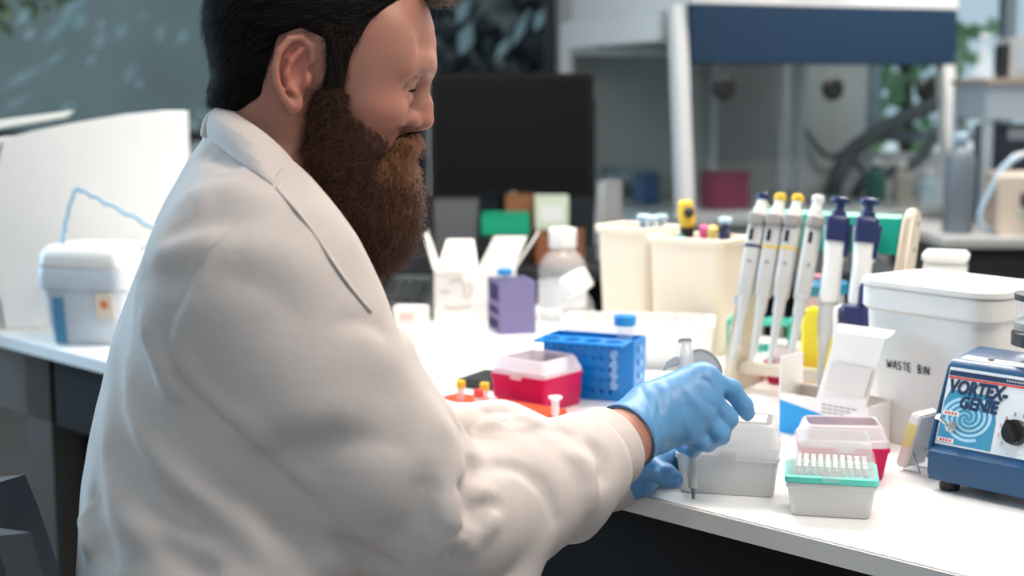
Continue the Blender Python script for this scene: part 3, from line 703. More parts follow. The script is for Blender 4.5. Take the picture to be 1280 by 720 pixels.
# navy instrument
t = stand('handheld_instrument', 'navy and white handheld instrument standing behind the open blue carton', 'instrument', 1034, 522, -30)
bm = NB(); tub(bm, [(.05, .04, 0), (.052, .042, .006), (.04, .034, .02), (.038, .034, .10), (.046, .04, .15), (.044, .036, .158)], .012); bmesh.ops.translate(bm, vec=(.03, .03, 0), verts=bm.verts); part('body', bm, m_navy, t)
bm = NB(); tub(bm, [(.006, .038, .004), (.006, .036, .06), (.006, .040, .15), (.005, .034, .156)], .002); bmesh.ops.translate(bm, vec=(.0035, .03, 0), verts=bm.verts); part('side_cover', bm, m_white, t)
bm = NB(); tub(bm, [(.02, .02, .158), (.018, .018, .185), (.014, .014, .19)], .006); bmesh.ops.translate(bm, vec=(.04, .03, 0), verts=bm.verts); part('knob', bm, m_navy, t)
bm = NB(); box(bm, -.003, .02, .07, .006, .02, .02, .002); part('button', bm, m_midg, t)
# small white box behind
t = stand('white_box', 'plain white lidded box behind the waste bin', 'box', 1146, 476, -20)
bm = NB(); box(bm, .035, .035, .094, .066, .066, .188, .004); part('body', bm, m_white, t)
bm = NB(); box(bm, .035, .035, .197, .07, .07, .016, .004); part('lid', bm, m_white, t)

# ---- waste bin
RB = -53; WB, DB, HB = .205, .145, .215
bx, by, _ = on(1217, 583)
c, s = math.cos(R(RB)), math.sin(R(RB))
t = thing('waste_bin', 'white plastic bin with lid and handwritten words WASTE BIN', 'bin', (bx - c * (WB - .012) + .002, by - s * (WB - .012) + .004, .91), RB)
bm = NB(); tub(bm, [(WB - .03, DB - .03, 0), (WB - .024, DB - .024, .004), (WB - .008, DB - .008, HB - .042), (WB - .003, DB - .003, HB - .04)], .03, 8); bmesh.ops.translate(bm, vec=(WB / 2, DB / 2, 0), verts=bm.verts); part('body', bm, m_offw, t)
bm = NB(); tub(bm, [(WB - .003, DB - .003, HB - .0395), (WB + .002, DB + .002, HB - .036), (WB + .002, DB + .002, HB - .012), (WB - .002, DB - .002, HB - .0105)], .03, 8); bmesh.ops.translate(bm, vec=(WB / 2, DB / 2, 0), verts=bm.verts); part('rim', bm, m_offw, t)
bm = NB(); tub(bm, [(WB + .003, DB + .003, HB - .010), (WB + .008, DB + .008, HB - .008), (WB + .008, DB + .008, HB - .002), (WB + .004, DB + .004, HB), (WB - .012, DB - .012, HB), (WB - .018, DB - .018, HB - .004)], .034, 8); bmesh.ops.translate(bm, vec=(WB / 2, DB / 2, 0), verts=bm.verts); part('lid', bm, m_offw, t)
GL = {'W': [[(0, 1), (.2, 0), (.42, .75), (.62, .05), (.85, 1)]], 'A': [[(0, 0), (.35, 1), (.68, -.02)], [(.14, .36), (.58, .32)]], 'S': [[(.55, .92), (.25, 1), (.05, .8), (.2, .56), (.5, .42), (.55, .18), (.3, 0), (0, .08)]],
      'T': [[(0, 1), (.68, .98)], [(.34, 1), (.32, 0)]], 'E': [[(.55, 1), (.05, .98), (.05, .02), (.56, 0)], [(.05, .52), (.42, .52)]], 'B': [[(.05, 0), (.05, 1), (.42, .92), (.45, .62), (.1, .52), (.5, .4), (.5, .1), (.05, 0)]],
      'I': [[(.1, 1), (.1, 0)]], 'N': [[(0, 0), (.05, 1), (.55, .02), (.62, 1)]]}
tilt = math.degrees(math.atan(.008 / .17))
bm = NB()
HL = .0104; u = .051
MT = TR(0, .0108, .004, 0, 0, 0)
for ch in 'WASTE BIN':
    if ch == ' ': u += .008; continue
    for strk in GL[ch]:
        P = [(u + x * HL * .85, -.0004 + .0110 - .008 * ((.086 + z * HL - .001 * u) / .17), .100 + z * HL) for x, z in strk]
        tube(bm, smooth_path(P, 4), .00062, 5)
    u += {'I': .0040, 'W': .0096}.get(ch, .0077)
part('handwriting', bm, m_ink, t)

# ---- open white and blue carton
t = stand('open_carton', 'open small carton with white and blue sides and tall raised flaps', 'box', 973, 541, -45)
W_, D_, H_ = .136, .055, .056
ct = carton(t, W_, D_, H_, m_card)
m_bpan = mat('blue_print', (.01, .28, .62), .5)
bm = NB(); prism(bm, [(.001, .0015), (.070, .0015), (.052, .020), (.088, .033), (.001, .046)], 0, .0004, Matrix(((1, 0, 0, 0), (0, 0, -1, -.0001), (0, 1, 0, 0), (0, 0, 0, 1)))); part('blue_panel', bm, m_bpan, t)
bm = NB(); prism(bm, [(.072, .0015), (.135, .0015), (.135, .026), (.090, .031), (.056, .020)], 0, .0004, Matrix(((1, 0, 0, 0), (0, 0, -1, -.0001), (0, 1, 0, 0), (0, 0, 0, 1)))); part('pale_panel', bm, mat('pale_grey_print', (.5, .55, .62), .6), t)
flap(t, (0, 0, H_), (0, 1, 0), (-.02, .02, 1), D_, .048, m_card, taper=.002)
flap(t, (.001, D_ - .001, H_), (1, 0, 0), (0, -.6, .25), W_ - .002, .024, m_card, taper=.004)
f1 = flap(t, (.058, 0, H_), (1, 0, 0), (.23, .10, 1), .074, .092, m_card, name='long_flap', taper=.001)
u1 = Vector((.23, .10, 1)).normalized()
bm = NB(); secs = []
for q in (0, 1):
    b = Vector((.059 + q * .072, .0, H_)) + u1 * .092
    pr = []
    for k in range(7):
        a = k / 6 * 1.1; pr.append(b + Vector((.0, .014 * math.sin(a), .010 * (1 - math.cos(a)) + .004 * math.sin(a))) + Vector((.006 if q else -.006, 0, 0)) * (k / 6))
    secs.append([p for p in pr] + [p + Vector((.0012, 0, .0015)) for p in reversed(pr)])
loft(bm, secs); part('tuck_tab', bm, m_card, t)
flap(t, (.070, -.0025, H_ + .012), (1, 0, 0), (.24, .085, 1), .060, .040, mat('card_shaded', (.66, .62, .58), .8), name='shade_flap')  # greyer card piece, shade on the long flap put into its colour
bm = NB()
for k in range(3):
    for j in range(6 - k): box(bm, .070 + .009 * j, -.0005, H_ - .006 - .005 * k, .0065, .0006, .0014)
part('print', bm, m_midg, t, smooth=False)

# ---- small labelled pack leaning on its clip
x, y, z = on(1118, 588)
t = thing('label_pack', 'small white pack with yellow label leaning on a wire clip', 'box', (x, y, z), -48)
MR = TR(0, 0, .006, 0, 16, 0)
bm = NB(); frustum(bm, 0, .014, 0, .045, .002, .072, bev=.002, M=MR); part('pack', bm, m_card, t)
bm = NB(); frustum(bm, .001, .013, -.0006, 0, .03, .06, M=MR); part('label', bm, mat('yellow_label', (.75, .66, .25), .6), t)
bm = NB(); frustum(bm, -.0006, 0, .006, .038, .02, .064, M=MR); part('label', bm, mat('grey_purple_label', (.35, .33, .45), .6), t)
for yy in (.008, .034):
    bm = NB(); tube(bm, [(.018, yy, .03), (.03, yy, .0012), (.004, yy, .0012)], .0012, 6); part('clip', bm, m_steel, t)

# ---- blue vortex mixer
RV = -46.5; x, y, _ = on(1156, 611)
vx = thing('vortex_mixer', 'blue vortex mixer with swirl front panel, toggle switch and black dial', 'mixer', (x, y, .91), RV)
m_vb = mat('enamel_blue', (.007, .062, .155), .36, coat=.15, bump=.12, bscale=400)
VW, VD = .165, .135
prof = [(0, .0135), (VD, .0135), (VD, .13), (.105, .155), (.045, .1475), (.038, .142), (.008, .052), (.0, .046)]
bm = NB(); prism(bm, prof, 0, VW, MYZ, .004); part('housing', bm, m_vb, vx)
for fx in (.02, VW - .02):
    for fy in (.02, VD - .02):
        bm = NB(); lathe(bm, [(.011, 0), (.012, .004), (.010, .014)], 16, TR(fx, fy, 0)); part('foot', bm, m_black, vx)
bm = NB(); prism(bm, [(.048, .1487), (.062, .1505), (.062, .1497), (.048, .1479)], .012, VW - .01, MYZ); part('top_strip', bm, m_white, vx)
bm = NB(); lathe(bm, [(.004, 0), (.003, .003), (.0, .0035)], 12, TR(.045, .056, .1497), cap=False); part('screw', bm, m_midg, vx)
# front panel frame: u right, v up the slope
pa, pb = Vector((0, .008, .052)), Vector((0, .038, .142)); pv = (pb - pa).normalized(); pn = Vector((1, 0, 0)).cross(pv).normalized(); PL = (pb - pa).length
PM = Matrix(((1, pv.x, pn.x, 0), (0, pv.y, pn.y, pa.y), (0, pv.z, pn.z, pa.z), (0, 0, 0, 1)))
def ppart(name, bm, m, lift=0):
    bmesh.ops.transform(bm, matrix=PM @ Matrix.Translation((0, 0, lift)), verts=bm.verts); return part(name, bm, m, vx, smooth=False)
m_pbl = mat('panel_blue', (.05, .26, .42), .4); m_plb = mat('panel_pale_blue', (.36, .60, .72), .4); m_pred = mat('panel_red', (.66, .06, .04), .45); m_pwh = mat('panel_white', (.70, .72, .74), .4); m_pnv = mat('panel_navy', (.01, .03, .08), .45)
bm = NB(); box(bm, VW / 2, .047, .0005, VW - .012, .090, .001); ppart('panel', bm, m_pwh)
bm = NB(); box(bm, VW / 2, .0855, .0013, VW - .014, .006, .0005); ppart('navy_stripe', bm, m_pnv)
bm = NB(); box(bm, VW / 2, .0805, .0013, VW - .014, .0022, .0005); ppart('red_stripe', bm, m_pred)
bm = NB(); prism(bm, [(.0075, .004), (.074, .004), (.074, .036), (.066, .066), (.012, .066), (.0075, .052)], .0011, .0014); ppart('swirl_field', bm, m_pbl)
CX, CY = .039, .036
for arm in range(3):
    bm = NB(); ins, outs = [], []
    for k in range(46):
        a = k * .21 + arm * 2.09; r = .0008 + .00062 * k; wd = .0008 + .0036 * (k / 46)
        ca, sa = math.cos(a), math.sin(a)
        def cl(q): return (min(max(CX + q * ca, .008), .0735), min(max(CY + q * sa * .85, .0045), .0655), .0016)
        ins.append(cl(r)); outs.append(cl(r + wd))
    for k in range(45):
        bm.faces.new([bm.verts.new(p) for p in (ins[k], ins[k + 1], outs[k + 1], outs[k])])
    bmesh.ops.remove_doubles(bm, verts=bm.verts, dist=1e-6)
    r_ = bmesh.ops.extrude_face_region(bm, geom=list(bm.faces)); bmesh.ops.translate(bm, vec=(0, 0, .0002), verts=[e for e in r_['geom'] if isinstance(e, bmesh.types.BMVert)])
    ppart('swirl_band', bm, m_plb)
bm = NB(); box(bm, .1245, .066, .0014, .034, .025, .0006); ppart('red_block', bm, m_pred)
text_mesh('lettering', 'VORTEX-', .0215, m_pnv, vx, PM @ TR(.0095, .0630, .0018), bold=.0010, shear=.12, sx=.80)
text_mesh('lettering', 'GENIE', .0195, m_pnv, vx, PM @ TR(.026, .0468, .0018), bold=.0010, shear=.12, sx=.86)
text_mesh('lettering', '2', .034, m_pwh, vx, PM @ TR(.1125, .0550, .0020), bold=.001, shear=.25, sx=1.2)
bm = NB()
for k in range(22): box(bm, .078 + .003 * k, .0855, .0017, .0016, .0022, .0002)
ppart('fine_print', bm, m_grey)
DX, DY = .100, .030
bm = NB(); lathe(bm, [(.0245, .0011), (.0245, .0016)], 36, TR(DX, DY, 0)); ppart('dial_plate', bm, m_pwh)
for k in range(10):
    a = R(225 - 30 * k)
    text_mesh('dial_number', str(k + 1), .0058, m_pred if k < 4 else m_ink, vx, PM @ TR(DX + .0205 * math.cos(a) - .0015, DY + .0205 * math.sin(a) - .002, .0019), depth=.0001)
bm = NB(); lathe(bm, [(.0145, .0017), (.0142, .010), (.013, .011)], 28, TR(DX, DY, 0)); box(bm, DX, DY, .0135, .008, .027, .009, .002, rot=(0, 0, 35)); ppart('dial', bm, m_black)
bm = NB(); lathe(bm, [(.0075, .0012), (.0075, .004), (.005, .0045), (.005, .009), (.0035, .0095)], 6, TR(.0225, .024, 0)); ppart('switch_nut', bm, m_steel)
bm = NB(); tube(bm, [(.0225, .024, .008), (.019, .027, .016), (.0155, .031, .024)], [.0022, .0026, .0036], 10); ppart('toggle', bm, m_steel)
for q, (a, b) in enumerate(((.0085, .039), (.0085, .0075))):
    bm = NB(); box(bm, a + .010, b, .0018, .020, .0055, .0004); ppart('switch_label', bm, m_pwh)
    bm = NB()
    for k in range(4): box(bm, a + .004 + .004 * k, b, .0021, .0026, .003, .0002)
    ppart('switch_print', bm, m_pred)
# head
hx, hy = .098, .076
bm = NB(); lathe(bm, [(.012, .151), (.012, .168), (.018, .172)], 20, TR(hx, hy, 0)); part('neck', bm, m_midg, vx)
bm = NB(); lathe(bm, [(.03, .170), (.036, .172), (.036, .186), (.034, .188), (.024, .1885)], 32, TR(hx, hy, 0)); part('platform', bm, m_black, vx)
bm = NB(); lathe(bm, [(.033, .1887), (.034, .198), (.028, .203), (.008, .204)], 32, TR(hx, hy, 0)); part('rubber_pad', bm, m_midg, vx)
bm = NB(); lathe(bm, [(.030, .2035), (.032, .223)], 32, TR(hx, hy, 0), cap=False); part('clear_ring', bm, m_clear, vx)
bm = NB(); lathe(bm, [(.034, .223), (.0345, .225), (.0345, .230), (.03, .231)], 32, TR(hx, hy, 0)); part('top_plate', bm, m_black, vx)
# ================================================================== FARTHER BACK
m_dark = mat('dark_laminate', (.02, .021, .023), .5)
t = thing('dark_desk', 'dark desk behind the bench carrying the monitors', 'desk', (.24, 4.02, 0), -6)
bm = NB(); box(bm, 0, 0, .895, 1.6, .66, .03, .003); part('desktop', bm, m_dark, t)
for x in (-.75, .75):
    for y in (-.28, .28):
        bm = NB(); box(bm, x, y, .44, .05, .05, .88); part('leg', bm, m_dark, t)
bm = NB(); box(bm, 0, .3, .6, 1.4, .02, .5); part('back_panel', bm, m_dark, t)
bm = NB(); box(bm, -.40, .315, 1.13, .76, .02, .44, .003); part('screen_panel', bm, m_dark, t)
def monitor(label, loc, rz, tilt, w_, h_, zc):
    t = thing('monitor', label, 'monitor', loc, rz)
    Mx = TR(0, 0, zc, tilt)
    bm = NB(); box(bm, 0, 0, 0, w_, .035, h_, .006); bmesh.ops.transform(bm, matrix=Mx, verts=bm.verts); part('housing', bm, mat('monitor_black', (.006, .006, .007), .6, spec=.15), t)
    bm = NB(); box(bm, 0, -.0185, 0, w_ - .035, .002, h_ - .035); bmesh.ops.transform(bm, matrix=Mx, verts=bm.verts); part('screen', bm, mat('dark_screen', (.004, .004, .005), .5, spec=.08), t)
    bm = NB(); lathe(bm, [(.008, 0), (.008, .002)], 14, TR(0, -.018, -h_ / 2 + .009, 90)); bmesh.ops.transform(bm, matrix=Mx, verts=bm.verts); part('emblem', bm, m_midg, t)
    bm = NB(); box(bm, -w_ / 2 - .002, -.002, 0, .004, .03, h_ - .01, .001); bmesh.ops.transform(bm, matrix=Mx, verts=bm.verts); part('side_trim', bm, mat('silver_trim', (.25, .25, .26), .35), t)
    bm = NB(); box(bm, 0, .04, zc / 2 + .03, .07, .03, zc - .05, .005); part('stand', bm, m_black, t)
    bm = NB(); box(bm, 0, .07, .008, .24, .2, .016, .006); part('base', bm, m_black, t)
    return t
dz = .91
monitor('large black monitor with blank screen beyond the bench', (0.0, 3.95, dz), 6, -6, .455, .34, .342)
monitor('dark monitor seen half behind the beard', (-.42, 3.84, dz), 32, -6, .40, .32, .24)
m_gbox = mat('green_carton', (.0, .30, .15), .5); m_brown2 = mat('brown_carton', (.22, .08, .03), .6)
def simple_box(name, label, cat, px, py, d, w_, dp, h_, rz, m, m2):
    p = at(px, py, d); t = thing(name, label, cat, (p[0], p[1], dz), rz)
    zc = p[2] - dz
    bm = NB(); box(bm, 0, 0, h_ / 2, w_, dp, h_, .003); part('body', bm, m, t)
    bm = NB(); box(bm, 0, -dp / 2 - .0006, h_ * .5, w_ * .6, .001, h_ * .4); part('label', bm, m2, t)
    return t
# stack: brown carton with green carton on top
def stack(name, label, cat, px, py_top, py_bot, d, w_, dp, rz, m, m2=None, lid=None, z0=None):
    pt, pb = at(px, py_top, d), at(px, py_bot, d)
    zb = pb[2] if z0 is None else z0; h_ = pt[2] - zb
    t = thing(name, label, cat, (pt[0], pt[1], zb), rz)
    bm = NB(); box(bm, 0, dp / 2, h_ / 2, w_, dp, h_, .004); part('body', bm, m, t)
    if m2:
        bm = NB(); box(bm, 0, -.0006, h_ * .5, w_ * .62, .001, h_ * .45); part('label', bm, m2, t)
    bm = NB(); box(bm, 0, dp / 2, h_ + .001, w_ * .98, dp * .98, .002); part('lid', bm, m, t)
    return zb, zb + h_
zb, zt = stack('storage_box', 'black storage box under the green carton on dark desk', 'box', 632, 297, 340, 3.80, .13, .085, 0, m_black, z0=dz)
stack('carton', 'bright green carton on a black storage box below monitor', 'box', 632, 268, 297, 3.80, .130, .08, 0, m_gbox, None, z0=zt + .003)
zb, zt = stack('carton', 'brown carton carrying a pale card box below monitor', 'box', 700, 290, 340, 3.80, .13, .085, -3, m_brown2, z0=dz)
stack('card_box', 'pale green and white small box right of the green carton', 'box', 690, 246, 290, 3.80, .09, .06, 0, mat('pale_green_card', (.55, .62, .48), .6), mat('white_print', (.7, .7, .66), .6), z0=zt + .003)
stack('carton', 'tall brown carton behind the pale card box', 'box', 652, 243, 340, 3.885, .09, .025, 0, m_brown2, z0=dz)
stack('folder', 'leaning grey-white folder at right of the desk below monitor', 'folder', 752, 228, 340, 3.88, .03, .12, -25, mat('folder_grey', (.34, .34, .34), .6), z0=dz)
stack('storage_box', 'dark grey box below the left of the large monitor', 'box', 570, 250, 340, 3.84, .12, .06, 0, mat('dark_grey_box', (.10, .10, .105), .5), z0=dz)

# ---- fume hood on its cabinet
m_hw = mat('hood_white', (.70, .69, .68), .45); m_hb = mat('hood_blue', (.015, .038, .078), .45, spec=.3); m_hg = mat('hood_grey_panel', (.37, .39, .38), .5); m_hglass = mat('hood_glass', (.86, .9, .9), .02, trans=1, ior=1.02)
hl = at(858, 300, 5.1); RH = 20
hd = thing('fume_hood', 'white fume hood with blue front band, glass sash and black knobs', 'hood', (hl[0], hl[1], 0), RH)
HW, HD = 1.12, 1.12; zb0 = .93; zbT = 1.474; zT = 1.68
bm = NB(); box(bm, HW / 2, HD / 2, .45, HW, HD, .9, .005); part('cabinet', bm, m_hw, hd)
bm = NB(); box(bm, HW / 2, HD / 2 - .03, .914, HW + .04, HD + .06, .028, .003); part('work_surface', bm, m_hg, hd)
bm = NB(); box(bm, HW / 2, HD / 2 + .02, 1.85, HW - .02, HD - .06, .36, .005); part('canopy', bm, m_hw, hd)
bm = NB(); frustum(bm, 0, HW, -.01, .06, zbT, zT - .0, bev=.004); part('front_band', bm, m_hb, hd)
bm = NB(); frustum(bm, .003, HW - .003, .0605, HD - .01, 1.56, 1.668, bev=.004); part('top_panel', bm, m_hw, hd)
bm = NB(); frustum(bm, HW * .34, HW * .58, -.016, -.0105, zT + .03, zT + .06, bev=.002); frustum(bm, 0, HW, -.01, .04, zT + .001, zT + .2, bev=.004); part('fascia', bm, m_hw, hd)
# sides: posts and rails around glass
for sx in (0, HW):
    x0, x1 = (sx - .055, sx - .004) if sx == 0 else (sx - .05, sx)
    bm = NB(); prism(bm, [(-.075, .93), (-.02, .93), (.072, 1.68), (.017, 1.68)], x0, x1, MYZ, .002); part('front_post', bm, m_hw, hd)
    bm = NB(); box(bm, (x0 + x1) / 2, HD - .05, 1.295, .03, .09, .73, .002); part('rear_post', bm, m_hw, hd)
    bm = NB(); box(bm, (x0 + x1) / 2, HD / 2 + .06, 1.612, .029, HD - .21, .11, .002); part('side_rail', bm, m_hw, hd)
    bm = NB(); prism(bm, [(-.02, .93), (HD - .1, .93), (HD - .1, 1.555), (.055, 1.555)], (x0 + x1) / 2 - .003, (x0 + x1) / 2 + .003, MYZ); part('side_glass', bm, m_hglass, hd)
bm = NB(); box(bm, HW * .30, HD - .012, 1.23, HW * .60, .016, .60); part('back_panel', bm, m_hg, hd)
bm = NB(); box(bm, HW * .61, HD - .02, 1.23, .02, .03, .60); part('back_post', bm, m_hw, hd)
bm = NB(); box(bm, HW * .30, HD - .022, 1.45, HW * .58, .006, .006); part('panel_joint', bm, m_midg, hd)
bm = NB(); prism(bm, [(-.045, 1.13), (-.039, 1.13), (.012, 1.50), (.006, 1.50)], .035, HW - .035, MYZ); part('sash', bm, m_hglass, hd)
for fx in (.125, .57, .975):
    bm = NB(); lathe(bm, [(.036, 0), (.041, .008), (.041, .028), (.034, .034)], 24, TR(fx, -.012, 1.385, 90)); part('knob', bm, m_black, hd)
bm = NB(); box(bm, .25, HD - .1, 1.02, .2, .14, .08, .01); part('bottle_tray', bm, mat('hood_tray', (.25, .3, .33), .5), hd)
HM = Matrix.LocRotScale(hd.location, hd.rotation_euler, None)
for i, (px, d, w_, h_, col, lab) in enumerate(((808, 5.75, .075, .11, (.05, .10, .22), 'blue box standing inside the hood behind the cream tubs'), (905, 5.5, .16, .13, (.17, .03, .06), 'dark red box inside the fume hood behind the pipettes'))):
    p = at(px, 270, d); t = thing('reagent_box', lab, 'box', (p[0], p[1], .93), RH)
    bm = NB(); box(bm, 0, 0, h_ / 2, w_, .1, h_, .004); part('body', bm, mat('reagent_%d' % i, col, .5), t)
    bm = NB(); box(bm, 0, 0, h_ + .006, w_ + .004, .104, .01, .002); part('lid', bm, mat('reagent_%d' % i, col, .5), t)

# ---- far right bench and equipment
t = thing('side_bench', 'pale side bench at far right under the window', 'bench', (1.3, 4.45, 0), 0)
m_pale = mat('pale_worktop', (.52, .50, .48), .4)
# the hood's own base reaches this bench; it starts right of it
hx1 = (HM @ Vector((HW, 0, 0)))
t.location = (1.37, 4.5, 0)
bm = NB(); box(bm, .95, .37, .895, 1.9, .74, .03, .003); part('worktop', bm, m_pale, t)
bm = NB(); box(bm, .95, .39, .44, 1.86, .66, .88); part('cabinet', bm, m_dark, t)
BX, BY = t.location.x, t.location.y
def far_thing(name, label, cat, px, d, rz=0, z=.91):
    p = at(px, 300, d); return thing(name, label, cat, (p[0], p[1], z), rz)
m_beige = mat('beige_housing', (.58, .48, .39), .5)
t = far_thing('power_supply', 'beige instrument with dark display and looped white cable, far right', 'instrument', 1278, 4.72, -6)
bm = NB(); prism(bm, [(-.10, 0), (.12, 0), (.12, .2), (-.06, .2), (-.075, .19)], -.105, .16, MYZ, .008); part('housing', bm, m_beige, t)
bm = NB(); box(bm, .03, -.095, .115, .13, .01, .045, .002, rot=(-12, 0, 0)); part('display', bm, m_dark, t)
bm = NB(); box(bm, .03, -.104, .065, .15, .004, .012, .001, rot=(-12, 0, 0)); part('button_row', bm, mat('sage_buttons', (.3, .42, .36), .5), t)
bm = NB(); tube(bm, smooth_path([(-.06, .02, .2), (-.04, 0, .25), (.02, -.02, .26), (.06, -.03, .22)], 8), .009, 8); part('cable', bm, m_white, t)
bm = NB(); tube(bm, smooth_path([(-.02, 0, .255), (-.08, -.04, .22), (-.13, -.06, .13), (-.155, -.06, .06), (-.13, -.05, .02), (-.10, -.03, .012)], 8), .009, 8); part('cable', bm, m_lblue, t)
# rack shelf with computer below and devices above
t = far_thing('equipment_shelf', 'grey steel equipment shelf at far right', 'shelf', 1304, 4.93, 0)
m_shelf = mat('grey_shelf', (.33, .38, .42), .5)
bm = NB(); box(bm, .08, .15, .43, .62, .36, .12, .003); part('shelf', bm, m_shelf, t)
bm = NB(); box(bm, .08, .15, .50, .64, .38, .02, .003); part('shelf_top', bm, mat('tan_board', (.35, .28, .22), .6), t)
for x in (-.215, .375):
    for y in (-.01, .31):
        bm = NB(); box(bm, x, y, .185, .03, .03, .37); part('post', bm, m_shelf, t)
p = Vector(t.location)
q = thing('computer', 'dark computer case standing under the grey shelf', 'computer', (p.x + .06, p.y + .12, .91), 0)
bm = NB(); box(bm, 0, .1, .18, .4, .3, .34, .006); part('case', bm, mat('dark_blue_case', (.03, .04, .06), .4), q)
bm = NB(); box(bm, -.13, -.051, .32, .09, .004, .04); part('badge', bm, m_shelf, q)
bm = NB(); box(bm, .05, -.052, .12, .2, .004, .12); part('vent', bm, m_dark, q)
q = thing('junction_box', 'small grey steel box on top of the equipment shelf', 'box', (p.x - .03, p.y + .13, .91 + .511), 0)
bm = NB(); box(bm, 0, 0, .07, .19, .16, .14, .004); part('body', bm, mat('galvanised_grey', (.36, .36, .35), .5), q)
bm = NB(); box(bm, -.105, -.02, .06, .02, .1, .11, .003); part('cover', bm, m_dark, q)
bm = NB(); box(bm, 0, -.081, .07, .15, .004, .09, .001); part('plate', bm, m_shelf, q)
q = thing('glass_flask', 'clear glass flask on the equipment shelf beside the hood', 'flask', (p.x - .20, p.y + .10, .91 + .511), 0)
bm = NB(); lathe(bm, [(.036, 0), (.04, .01), (.018, .09), (.013, .1), (.013, .14)], 20); part('body', bm, m_clear, q)
bm = NB(); lathe(bm, [(.016, .1405), (.018, .155)], 16); part('stopper', bm, m_white, q)
q = far_thing('solvent_drum', 'grey-blue drum beside the hood post at far right', 'drum', 1196, 4.72, 0)
bm = NB(); lathe(bm, [(.046, 0), (.05, .01), (.05, .24), (.04, .27), (.02, .285), (.02, .3)], 24); part('body', bm, mat('translucent_drum', (.16, .19, .22), .4), q)
bm = NB(); lathe(bm, [(.023, .3), (.024, .302), (.024, .325), (.018, .33)], 16); part('cap', bm, m_lblue, q)
# hoses hanging behind the hood glass
m_hose = mat('grey_hose', (.09, .10, .11), .5)
def hose(label, pts, r):
    P = [at(*p) for p in pts]; o = Vector(P[0])
    bm = NB(); PP = smooth_path([Vector(p) - o for p in P], 10)
    tube(bm, PP, [r * (1 + .06 * math.sin(i * 2.5)) for i in range(len(PP))], 10)
    ob = part('hose', bm, m_hose, None, label=label); ob['category'] = 'hose'; ob.location = o; return ob
hose('thick grey ribbed hose curving down behind the hood glass', [(1200, 118, 6.4), (1145, 140, 6.4), (1098, 165, 6.38), (1062, 192, 6.36), (1046, 220, 6.34), (1042, 240, 6.34), (1042, 252, 6.34)], .036)
hose('grey hose sagging across the right side of the fume hood', [(1210, 130, 6.25), (1172, 165, 6.25), (1150, 198, 6.25), (1115, 214, 6.25), (1085, 222, 6.25), (1072, 238, 6.25), (1070, 250, 6.25)], .028)
hose('thin dark cable arching at the left of the hoses', [(1005, 160, 6.52), (1018, 180, 6.52), (1036, 196, 6.5), (1056, 194, 6.48), (1080, 215, 6.46), (1085, 235, 6.46), (1086, 242, 6.46)], .012)
t = thing('rear_bench', 'pale rear bench beneath the right window behind the hood', 'bench', (2.62, 6.22, 0), 0)
bm = NB(); box(bm, 0, 0, .895, 2.0, .62, .03); part('worktop', bm, m_pale, t)
bm = NB(); box(bm, 0, .05, .44, 1.9, .5, .87); part('cabinet', bm, m_shelf, t)
for i, (px, h_, w_, col, lab) in enumerate(((1080, .16, .09, (.05, .16, .13), 'dark green bottle on the rear bench behind the hoses'), (1112, .15, .08, (.45, .40, .33), 'tan jar on the rear bench behind the hoses'), (1146, .12, .10, (.45, .55, .6), 'pale blue jar on the rear bench beside the hood post'))):
    q = far_thing('jar', lab, 'jar', px + 12, 6.12); bm = NB(); lathe(bm, [(w_ / 2, 0), (w_ / 2, h_ * .7), (w_ / 4, h_ * .85), (w_ / 4, h_)], 18); part('body', bm, mat('jar_%d' % i, col, .4), q)
    bm = NB(); lathe(bm, [(w_ / 3.6, h_), (w_ / 3.6, h_ + .025)], 16); part('lid', bm, m_white, q)
